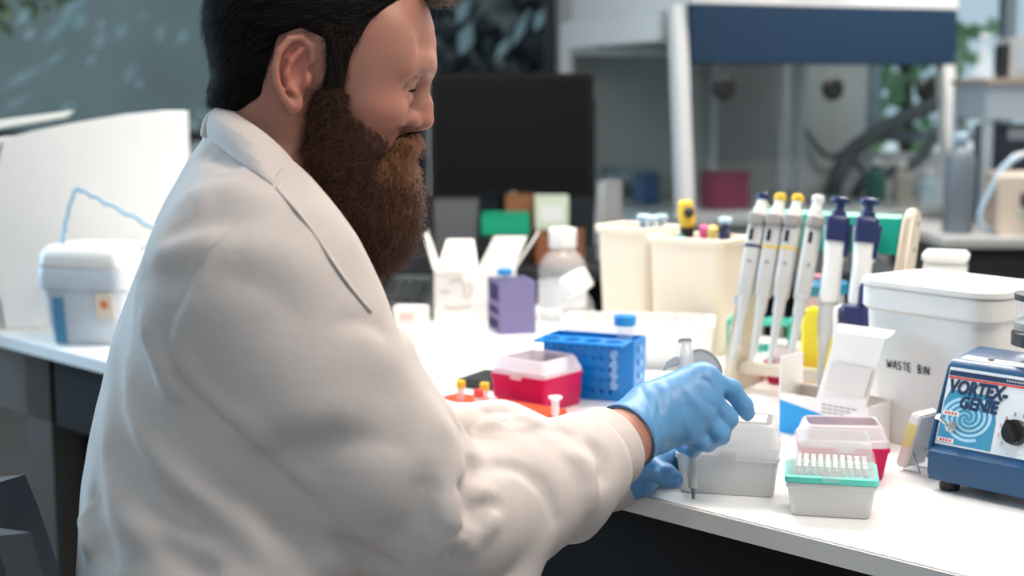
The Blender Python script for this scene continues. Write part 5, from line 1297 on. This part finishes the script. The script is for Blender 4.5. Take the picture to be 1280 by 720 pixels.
# ---------------- lab coat
CT = Field((-.62, .98, .56), (.20, 1.86, 1.335), .0038)
rows = [  # image row, back edge, front edge, half width across the shoulders (m)
    (175, 262, 400, .070), (205, 236, 418, .098), (240, 214, 440, .128), (280, 192, 455, .150), (340, 166, 466, .168), (420, 139, 480, .172), (500, 122, 484, .168), (600, 103, 470, .168), (720, 93, 462, .18), (860, 84, 470, .20), (1010, 80, 520, .21)]
zs, cx, cy, bb, aa = [], [], [], [], []
for (py, xb, xf, a_) in rows:
    c = at((xb + xf) / 2, py, 1.34); lat = (xf - xb) / 2 * 1.34 / F_PX
    zs.append(c[2]); cx.append(c[0]); cy.append(c[1]); aa.append(a_); bb.append(math.sqrt(max(lat ** 2 - (.342 * a_) ** 2, .0025)) / .94)
o_ = np.argsort(zs); zs, cx, cy, bb, aa = [np.array(v)[o_] for v in (zs, cx, cy, bb, aa)]
def torso(x, y, z):
    zz = z[0, 0]; I = lambda v: np.interp(zz, zs, v)[None, None, :]
    dx, dy = x - I(cx), y - I(cy); a, b = I(aa), I(bb)
    qf = np.abs(dx * Fw[0] + dy * Fw[1]) / b; ql = np.abs(dx * Lf[0] + dy * Lf[1]) / a
    q = (qf ** 2.3 + ql ** 2.3) ** (1 / 2.3)
    d = (q - 1) * np.minimum(a, b) * .95
    return np.maximum(d, np.maximum(zz - zs[-1], zs[0] - zz)[None, None, :])
CT.apply(CT.lo, CT.lo + CT.n * CT.h, torso, 0)
sh_r, mid_r, el_r = at(322, 352, 1.235), at(385, 458, 1.235), at(558, 655, 1.275)
CT.seg(at(322, 262, 1.30), sh_r, .050, .078, .06)
CT.seg(sh_r, mid_r, .080, .079, .06); CT.chain([mid_r, at(462, 566, 1.25), at(535, 642, 1.268)], [.079, .073, .071], .03)
fr = [el_r, at(632, 628, 1.345), at(695, 600, 1.41), at(742, 574, 1.462)]
CT.chain(fr, [.066, .065, .060, .052], .008)
CT.chain([at(620, 622, 1.318), at(632, 662, 1.315), at(616, 712, 1.305)], [.043, .045, .043], .006)       # slack of the sleeve below the elbow
CT.chain([at(588, 592, 1.335), at(610, 563, 1.338), at(655, 556, 1.362), at(702, 584, 1.395), at(724, 632, 1.405), at(722, 656, 1.40)], [.016, .022, .026, .027, .026, .016], .012)
c_ = at(742, 572, 1.463); ax_ = at(790, 541, 1.515) - at(700, 597, 1.415); ax_ /= np.linalg.norm(ax_)
CT.apply(c_ - .10, c_ + .085, lambda x, y, z: (x - c_[0]) * ax_[0] + (y - c_[1]) * ax_[1] + (z - c_[2]) * ax_[2], .014, 'i', pad=0)
sh_l, el_l = at(292, 335, 1.50), at(548, 574, 1.70)
CT.seg(at(322, 262, 1.38), sh_l, .050, .078, .06)
CT.chain([sh_l, at(405, 475, 1.62), el_l], [.076, .068, .06], .03)
CT.chain([el_l, at(620, 566, 1.69), at(760, 592, 1.62)], [.058, .056, .044], .03)
hip = np.array([cx[0], cy[0], 0])
for sgn in (-1, 1):                                                      # coat skirt over the thighs
    h0 = np.array([cx[1], cy[1], .70]) + Lf * .085 * sgn; CT.seg(h0, h0 + Fw * .26 + np.array([0, 0, -.03]), .098, .088, .06)
NCK = [(200, 100), (268, 130), (290, 142), (332, 172), (376, 218), (420, 282), (458, 350), (478, 402), (560, 410), (700, 300), (640, 0), (200, 0)]
NP = np.array([[(at(x, y, 1.29) - _C) @ Fw, at(x, y, 1.29)[2]] for x, y in NCK])
def neck_cut(x, y, z):
    global poly
    poly = NP; s_ = (x - _C[0]) * Fw[0] + (y - _C[1]) * Fw[1] + 0 * z; return poly_sdf(s_, z + 0 * s_)
CT.apply((-.62, .98, 1.05), (.2, 1.50, 1.4), neck_cut, .012, 's', pad=0)
def pts(L): 
    out = []
    for q in smooth_path([(x, y, 0) for x, y in L], 4):
        h_ = CT.hit(q[0], q[1])
        if h_ is not None: out.append(h_)
    return out
FOLDS = [
 # sleeve: elbow crook and forearm
 ([(584, 604), (596, 590), (618, 582), (650, 586), (678, 606), (692, 634), (696, 660)], .006, -.010),
 
 ([(600, 640), (612, 632), (630, 634)], .008, -.008), ([(604, 612), (614, 640), (606, 668)], .010, .006),
 ([(566, 515), (582, 548), (588, 590), (576, 650), (564, 706)], .006, -.008),
 ([(536, 500), (556, 545), (562, 600), (552, 660), (536, 706)], .015, .009),
 ([(573, 600), (580, 630), (600, 655)], .006, -.010), ([(562, 610), (566, 650), (590, 690)], .012, .006),
 ([(640, 540), (690, 535), (720, 548)], .008, -.006),
 ([(738, 552), (757, 575), (752, 606)], .010, -.010), ([(700, 560), (735, 590), (740, 640)], .013, .007),
  
 # upper arm
 ([(455, 425), (500, 470), (530, 545), (540, 620)], .022, .007), 
 ([(300, 585), (380, 560), (470, 552), (540, 560)], .018, -.007), ([(290, 550), (380, 522), (470, 512)], .022, .006),
 ([(420, 408), (455, 402), (488, 420)], .008, -.003),
  ([(300, 300), (350, 315), (410, 350)], .022, .005), ([(270, 345), (330, 360), (380, 400)], .02, -.005),
 ([(480, 690), (520, 640), (535, 580)], .016, -.006),
 # armhole seam
 ([(318, 282), (285, 298), (250, 330), (222, 385), (208, 425), (226, 478), (290, 535), (350, 590), (420, 655), (470, 712)], .004, -.0022),
 ([(322, 288), (262, 335), (236, 385), (224, 425), (242, 472), (300, 525), (372, 590), (440, 652)], .010, .0018),
 # back and side drape
 ([(176, 395), (196, 440), (222, 500)], .012, .006), ([(158, 440), (172, 520), (225, 590), (300, 650), (350, 712)], .016, .010),
 ([(142, 430), (152, 540), (195, 620), (262, 672)], .013, -.010), ([(185, 520), (240, 590), (320, 640), (400, 690)], .014, -.008),
 ([(128, 500), (140, 590), (160, 650), (230, 700)], .014, .008), ([(250, 560), (320, 615), (390, 670), (430, 714)], .018, .008),
 ([(112, 610), (122, 660), (140, 712)], .012, -.010), ([(104, 640), (112, 690)], .012, .006), ([(170, 660), (240, 712), (260, 718)], .012, -.008),
 ([(410, 676), (450, 690), (500, 714)], .009, -.010), ([(405, 690), (440, 706)], .012, .010),
 # upper back
 ([(252, 188), (272, 196), (300, 214)], .008, -.006), ([(222, 250), (270, 240), (330, 236)], .016, .005), ([(196, 300), (250, 282), (318, 270)], .014, -.006), ([(184, 330), (230, 306), (290, 300)], .016, .005),
 ([(170, 350), (200, 345), (240, 350)], .014, -.004),
 # lit left sleeve
 ([(600, 520), (618, 512), (640, 514)], .008, -.006), ([(585, 545), (610, 530), (640, 535)], .009, .005), ([(620, 540), (645, 522), (660, 530)], .007, -.006),
]
for L, wd, am in FOLDS:
    q = pts(L)
    if len(q) > 2: CT.crease(q, wd * .9, am * (1.7 if wd < .013 else .6 if wd > .0175 else 1.1))
CT.ripple(.0006, [38, 52, 70, 95], 11)
nb_ = np.array([-edir.y, edir.x]); P0_ = np.array([e0.x, e0.y])
def bench_sd(x, y, z): return np.maximum(z - .9118, -((x - P0_[0]) * nb_[0] + (y - P0_[1]) * nb_[1] + .004))
CT.apply((-.3, 1.3, .8), (.2, 1.86, .96), bench_sd, .004, 's', pad=0)
# hollow the neck opening so the collar can stand free of the body
Vc, Fc = CT.mesh(1)
coat = mesh_obj('lab_coat', np_mesh('lab_coat', Vc - PX, Fc), m_coat, man, 'creased white lab coat')
def seam(L):
    q = [CT.hit(p[0], p[1]) for p in smooth_path([(x, y, 0) for x, y in L], 8)]; q = [Vector(p - PX) for p in q if p is not None]
    q = [q[0]] + [(a + b + c) / 3 for a, b, c in zip(q, q[1:], q[2:])] + [q[-1]]
    bm = NB(); tube(bm, q, .0011, 6); part('seam', bm, m_coat, coat)
seam([(318, 262), (285, 290), (250, 326), (222, 385), (210, 425), (228, 478), (290, 535), (350, 590), (420, 655)])
seam([(414, 676), (440, 690), (480, 706), (500, 716)])
def ribbon(name, A_, B_, mid_push, m, parent, th=.003, rows_=5, k=6):
    A_ = smooth_path(A_, k); B_ = smooth_path(B_, k); bm = NB(); G = []
    for i, (a, b) in enumerate(zip(A_, B_)):
        pu = mid_push(i / (len(A_) - 1)); G.append([bm.verts.new(a.lerp(b, t) + pu * math.sin(t * PI)) for t in np.linspace(0, 1, rows_)])
    for r0, r1 in zip(G, G[1:]):
        for j in range(rows_ - 1): bm.faces.new((r0[j], r0[j + 1], r1[j + 1], r1[j]))
    o = part(name, bm, m, parent)
    md = o.modifiers.new('thickness', 'SOLIDIFY'); md.thickness = th; md.offset = 0
    md = o.modifiers.new('round', 'SUBSURF'); md.levels = md.render_levels = 1
    return o
def outw(px, py, lift=.004):
    h_ = CT.hit(px, py); d = (h_ - _C); return h_ - d / np.linalg.norm(d) * lift
inner = [(286, 133, 1.315), (303, 146, 1.285), (332, 166, 1.262), (356, 188, 1.26), (376, 212, 1.262), (398, 244, 1.265), (420, 276, 1.27), (440, 308, 1.275), (458, 345, 1.275), (470, 384, 1.272)]
outer = [(256, 172), (272, 184), (294, 200), (318, 216), (342, 234), (368, 262), (393, 294), (414, 326), (438, 360), (466, 392)]
IN = [Vector(at(*p) - PX) for p in inner]; OUT = [Vector(outw(*p) - PX) for p in outer]
cc = Vector(at(345, 180, 1.33) - PX)
# the far half of the collar mirrors the near half about the man's middle plane
Ls = Vector(Lf)
nc = Vector(at(352, 190, 1.335) - PX)
def mir(v): return v - 2 * (v - nc).dot(Ls) * Ls
def back_mid(v): return v - (v - nc).dot(Ls) * Ls
fi = [mir(v) for v in reversed(IN[:])] ; fo = [mir(v) for v in reversed(OUT[:])]
push = lambda s_: Vector((-.004, -.008, .006))
ribbon('collar', IN[:5], OUT[:5], lambda s_: Vector((-.004, -.010, .008)), m_coat, coat)
ribbon('collar', [IN[0], back_mid(IN[0]) - Vector(Fw) * .004, fi[-1]] + list(reversed(fi[5:9])), [OUT[0], back_mid(OUT[0]) - Vector(Fw) * .004, fo[-1]] + list(reversed(fo[5:9])), lambda s_: Vector((-.006, 0, .006)), m_coat, coat)
ribbon('lapel', IN[4:], OUT[4:], lambda s_: Vector((0, -.008, .003)), m_coat, coat)
ribbon('lapel', fi[:6], fo[:6], lambda s_: Vector((0, .004, .004)), m_coat, coat)
# right sleeve cuff: flared tube end with a hem
def cuff(c0, c1, r0, r1, squash=1.0):
    c0, c1 = Vector(c0 - PX), Vector(c1 - PX); d = (c1 - c0).normalized(); s = d.cross(Vector((0, 0, 1))).normalized(); u = s.cross(d); bm = NB(); secs = []
    prof = [(0, r0 * .96), (.35, r0 * 1.03), (.8, r1 * 1.02), (.93, r1 * 1.04), (1, r1 * 1.03), (1.005, r1 * .97), (.93, r1 * .93), (.3, r1 * .86)]
    for t_, r_ in prof: secs.append([c0.lerp(c1, t_) + r_ * (math.cos(2 * PI * k / 40) * s + math.sin(2 * PI * k / 40) * u * squash) * (1 + .012 * math.sin(3 * 2 * PI * k / 40 + t_ * 2)) for k in range(40)])
    loft(bm, secs, (False, False)); return part('cuff', bm, m_coat, coat)
cuff(at(706, 592, 1.423), at(760, 559, 1.482), .046, .0435, .98)
cuff(at(722, 582, 1.64), at(772, 586, 1.615), .042, .040, .62)
# small dark trousers and shoes (below the bench)
LG = Field((-.65, .95, 0.0), (.35, 2.05, .80), .011)
for sgn in (-1, 1):
    h0 = np.array([cx[1], cy[1], .67]) + Lf * .09 * sgn; k0 = h0 + Fw * .42 + np.array([0, 0, -.05]); a0 = k0 + np.array([-.03, 0, -.50])
    LG.chain([h0, k0, a0], [.088, .068, .05], .03)
    LG.seg(a0 + np.array([0, 0, -.05]), a0 + Fw * .15 + np.array([0, 0, -.065]), .042, .036, .02)
Vl, Fl = LG.mesh(1); mesh_obj('trousers', np_mesh('trousers', Vl - PX, Fl), mat('dark_trousers', (.02, .022, .03), .8), man)

# ---------------- gloves
def glove(name, cuff_c, cuff_r, wrist, wrist_r, mcps, mcp_r, fingers, thumb, label, extra=()):
    P = [cuff_c, wrist] + list(mcps) + [p for f, _ in fingers for p in f] + [p for p in thumb[0]]
    G_ = Field(np.min(P, 0) - .03, np.max(P, 0) + .03, .0016)
    for m_, r_ in zip(mcps, mcp_r): G_.chain([wrist, m_], [wrist_r * .62, r_], .016)
    G_.chain([cuff_c, wrist], [cuff_r, wrist_r], .014)
    for a, b in zip(mcps, mcps[1:]): G_.seg(a, b, .0105, .0105, .012)
    for e in extra: G_.seg(*e)
    for f, r_ in fingers: G_.chain(f, r_, .0045)
    G_.chain(thumb[0], thumb[1], .008)
    G_.apply(G_.lo, G_.lo + G_.n * G_.h, bench_sd, .002, 's', pad=0)
    ax = np.array(wrist) - np.array(cuff_c); ax /= np.linalg.norm(ax); c0 = np.array(cuff_c) - ax * .004
    G_.apply(P[0] - .08, P[0] + .08, lambda x, y, z: -((x - c0[0]) * ax[0] + (y - c0[1]) * ax[1] + (z - c0[2]) * ax[2]), .002, 'i', pad=.02)
    G_.ripple(.00035, [150, 220, 320], 4)
    return G_, ax
W_ = at(806, 528, 1.528); CU = at(786, 543, 1.508)
mc = [at(880, 474, 1.548), at(884, 497, 1.540), at(876, 517, 1.533), at(858, 536, 1.530)]
fg = [([mc[0], at(914, 487, 1.556), at(929, 506, 1.562), at(934, 517, 1.566)], [.0125, .0108, .0098, .0085]),
      ([mc[1], at(909, 522, 1.545), at(900, 544, 1.562), at(880, 552, 1.578)], [.0128, .0115, .0105, .0092]),
      ([mc[2], at(897, 541, 1.538), at(884, 553, 1.560), at(866, 554, 1.578)], [.0125, .0112, .010, .009]),
      ([mc[3], at(876, 552, 1.536), at(866, 560, 1.556), at(852, 556, 1.572)], [.0115, .010, .0092, .0085])]
th = ([at(826, 504, 1.556), at(848, 490, 1.590), at(870, 484, 1.602), at(884, 484, 1.596)], [.015, .0125, .0115, .0095])
GL_, axg = glove('glove', CU, .0365, W_, .0325, mc, [.0155, .016, .0155, .014], fg, th, '', extra=[(at(818, 508, 1.542), at(872, 480, 1.552), .028, .0205, .016), (at(822, 520, 1.54), at(868, 500, 1.55), .028, .021, .016), (at(820, 540, 1.535), at(856, 530, 1.54), .022, .016, .014)])
for L, wd, am in (([(812, 470), (824, 500), (820, 540)], .0035, -.0016), ([(800, 480), (812, 512), (814, 560)], .003, -.0014), ([(824, 475), (836, 500), (832, 530)], .004, .0012), ([(872, 472), (888, 480), (896, 500)], .003, -.0018), ([(880, 500), (896, 512), (902, 528)], .003, -.0014),
                  ([(850, 480), (868, 500), (880, 520)], .005, .0010), ([(912, 478), (908, 492), (904, 498)], .003, -.0012), ([(780, 492), (796, 520), (806, 566)], .0028, -.0014)):
    q = []
    for p in smooth_path([(x, y, 0) for x, y in L], 4):
        h_ = GL_.hit(p[0], p[1], 1.3, 1.8)
        if h_ is not None: q.append(h_)
    if len(q) > 2: GL_.crease(q, wd, am)
Vg, Fg = GL_.mesh(1); gl = mesh_obj('glove', np_mesh('glove', Vg - PX, Fg), m_glove, man, 'blue nitrile glove on the right hand gripping the pipette')
def hem(c, ax, r, parent):
    c = Vector(c - PX); d = Vector(ax); s = d.cross(Vector((0, 0, 1))).normalized(); u = s.cross(d)
    bm = NB(); ring = [c + r * (math.cos(2 * PI * k / 40) * s + math.sin(2 * PI * k / 40) * u) for k in range(41)]; tube(bm, ring, .0011, 8, cap=False); part('hem', bm, m_glove, parent)
hem(CU - axg * .004, axg, .0362, gl)
# left hand, resting on the bench edge behind the right wrist
W2, C2 = at(792, 590, 1.612), at(768, 592, 1.622)
m2c = [at(822, 574, 1.655), at(818, 580, 1.66), at(812, 588, 1.655), at(806, 594, 1.64)]
f2 = [([m2c[0], at(846, 566, 1.685), at(858, 568, 1.71), at(862, 574, 1.725)], [.0125, .011, .010, .009]), ([m2c[1], at(842, 576, 1.69), at(850, 578, 1.715), at(846, 582, 1.73)], [.0125, .011, .010, .009]),
      ([m2c[2], at(834, 584, 1.68), at(842, 584, 1.70), at(838, 586, 1.715)], [.012, .011, .010, .009]), ([m2c[3], at(820, 592, 1.66), at(828, 592, 1.68), at(824, 592, 1.69)], [.011, .010, .009, .008])]
t2 = ([at(797, 580, 1.60), at(814, 586, 1.585), at(832, 594, 1.570), at(843, 600, 1.560)], [.0155, .0128, .0118, .0098])
GL2, ax2 = glove('glove', C2, .036, W2, .029, m2c, [.015, .0155, .0145, .013], f2, t2, '')
for L, wd, am in (([(800, 572), (808, 585), (806, 600)], .003, -.0014), ([(818, 580), (822, 590), (818, 600)], .003, -.0012), ([(832, 588), (834, 596), (830, 604)], .003, -.0012)):
    q = [h_ for h_ in (GL2.hit(p[0], p[1], 1.3, 1.8) for p in smooth_path([(x, y, 0) for x, y in L], 4)) if h_ is not None]
    if len(q) > 2: GL2.crease(q, wd, am)
Vg2, Fg2 = GL2.mesh(1); gl2 = mesh_obj('glove', np_mesh('glove', Vg2 - PX, Fg2), m_glove, man, 'blue nitrile glove on the left hand holding the small blue rack')
hem(C2 - ax2 * .004, ax2, .0357, gl2)
# small blue tube box held by the left hand
p = at(834, 584, 1.70); t = thing('tube_box', 'small translucent blue box held by the left hand beside grey tip box', 'box', (p[0] - .004, p[1] + .012, .91), -20)
bm = NB(); tub(bm, [(.042, .03, 0), (.046, .034, .004), (.046, .034, .035), (.042, .03, .036)], .004); part('body', bm, mat('blue_translucent', (.01, .22, .62), .3, trans=.3), t)
bm = NB(); box(bm, 0, 0, .0395, .048, .036, .006, .002); part('lid', bm, mat('blue_translucent', (.01, .22, .62), .3), t)

# ---------------- pipette in the right hand
pt, pb = Vector(at(856, 424, 1.602)), Vector(at(867, 624, 1.553)); ax = (pt - pb).normalized(); Lp = (pt - pb).length
pp = thing('pipette', 'light grey pipette with wide finger hook held upright in the gloved hand', 'pipette', tuple(pb)); pp.rotation_euler = ax.to_track_quat('Z', 'Y').to_euler()
bm = NB(); lathe(bm, [(.0019, 0), (.0022, .012)], 12); part('nozzle', bm, mat('dark_steel', (.25, .25, .26), .3, metal=1), pp)
bm = NB(); lathe(bm, [(.0040, .0115), (.0050, .014), (.0060, .055), (.0066, .062), (.0105, .066), (.0125, .078)], 20); part('shaft', bm, m_grey, pp)
bm = NB(); lathe(bm, [(.0125, .0785), (.0135, .085), (.0125, .13), (.0115, .142)], 20); part('handle', bm, m_grey, pp)
bm = NB(); lathe(bm, [(.0080, .1425), (.0095, .148), (.0092, .166), (.0066, .171), (.0068, Lp - .004), (.0075, Lp - .002), (.0070, Lp), (.0045, Lp), (.004, Lp - .008)], 20); part('plunger', bm, m_frost, pp)
bm = NB(); lathe(bm, [(.0075, Lp - .0035), (.0078, Lp - .0025), (.0078, Lp - .0012), (.007, Lp - .0008)], 20, cap=False); part('cap_ring', bm, m_midg, pp)
inv = pp.rotation_euler.to_matrix().inverted(); ex = (inv @ Vector((1, 0.12, 0))).normalized(); ex = (ex - Vector((0, 0, 1)) * ex.z).normalized(); ey = Vector((0, 0, 1)).cross(ex)
MH = Matrix(((ex.x, 0, ey.x, 0), (ex.y, 0, ey.y, 0), (0, 1, 0, 0), (0, 0, 0, 1)))
m_hook = mat('satin_grey_hook', (.40, .41, .42), .3)
top_r = [(.004, .158), (.010, .1655), (.020, .1665), (.030, .161), (.037, .151), (.0395, .140)]
bm = NB(); prism(bm, [(.004, .143)] + top_r + [(.034, .136), (.022, .140), (.012, .143)], -.0012, .0012, MH, .0006); part('finger_hook', bm, m_hook, pp)
bm = NB(); tube(bm, smooth_path([ex * x + Vector((0, 0, z)) for x, z in top_r], 6), [.0022] * 31, 8); part('hook_rim', bm, m_steel, pp)
bm = NB(); prism(bm, [(-.004, .160), (-.014, .1585), (-.023, .153), (-.0275, .144), (-.024, .1435), (-.018, .149), (-.004, .152)], -.003, .003, MH, .001); part('hook_wing', bm, m_hook, pp)

# ---------------- office chair
ch = thing('office_chair', 'dark office chair with curved backrest behind the man', 'chair', (-.368, 1.30, 0), 20)
m_chair = mat('dark_chair_fabric', (.03, .036, .045), .65, bump=.2)
bm = NB(); tub(bm, [(.38, .40, .50, .08), (.44, .46, .515, .1), (.45, .47, .545, .1), (.42, .44, .562, .1)], .1, 8); bmesh.ops.translate(bm, vec=(.06, 0, 0), verts=bm.verts); part('seat', bm, m_chair, ch)
bm = NB(); secs = []
for q in range(9):
    z_ = .66 + .33 * q / 8; xo = -.085 - .03 * (q / 8) - .03 * (q / 8) ** 2; hw = .20 * (1 - .5 * (q / 8) ** 3) if q else .16
    f_ = []; b_ = []
    for k in range(11):
        a = -1 + 2 * k / 10; yy = a * hw; bow = .062 * (a * a)
        f_.append((xo + bow, yy, z_)); b_.append((xo + bow - .028, yy, z_))
    secs.append(f_ + list(reversed(b_)))
loft(bm, secs); o = part('backrest', bm, m_chair, ch)
bm = NB(); tube(bm, smooth_path([(-.05, 0, .49), (-.20, 0, .50), (-.20, 0, .60), (-.135, 0, .70)], 6), .022, 10); part('back_bracket', bm, m_black, ch)
bm = NB(); lathe(bm, [(.03, .10), (.03, .32), (.022, .33), (.022, .50)], 18, TR(.04, 0, 0)); part('gas_column', bm, m_black, ch)
for k in range(5):
    a = R(72 * k + 10); bm = NB(); tube(bm, [(.04, 0, .11), (.04 + .15 * math.cos(a), .15 * math.sin(a), .10), (.04 + .28 * math.cos(a), .28 * math.sin(a), .075)], [.026, .022, .016], 10); lg = part('leg', bm, m_black, ch)
    bm = NB(); lathe(bm, [(.027, -.012), (.03, -.008), (.03, .008), (.027, .012)], 16, TR(.04 + .28 * math.cos(a), .28 * math.sin(a), .0305, 90, 0, 72 * k + 10)); part('caster', bm, m_black, lg)
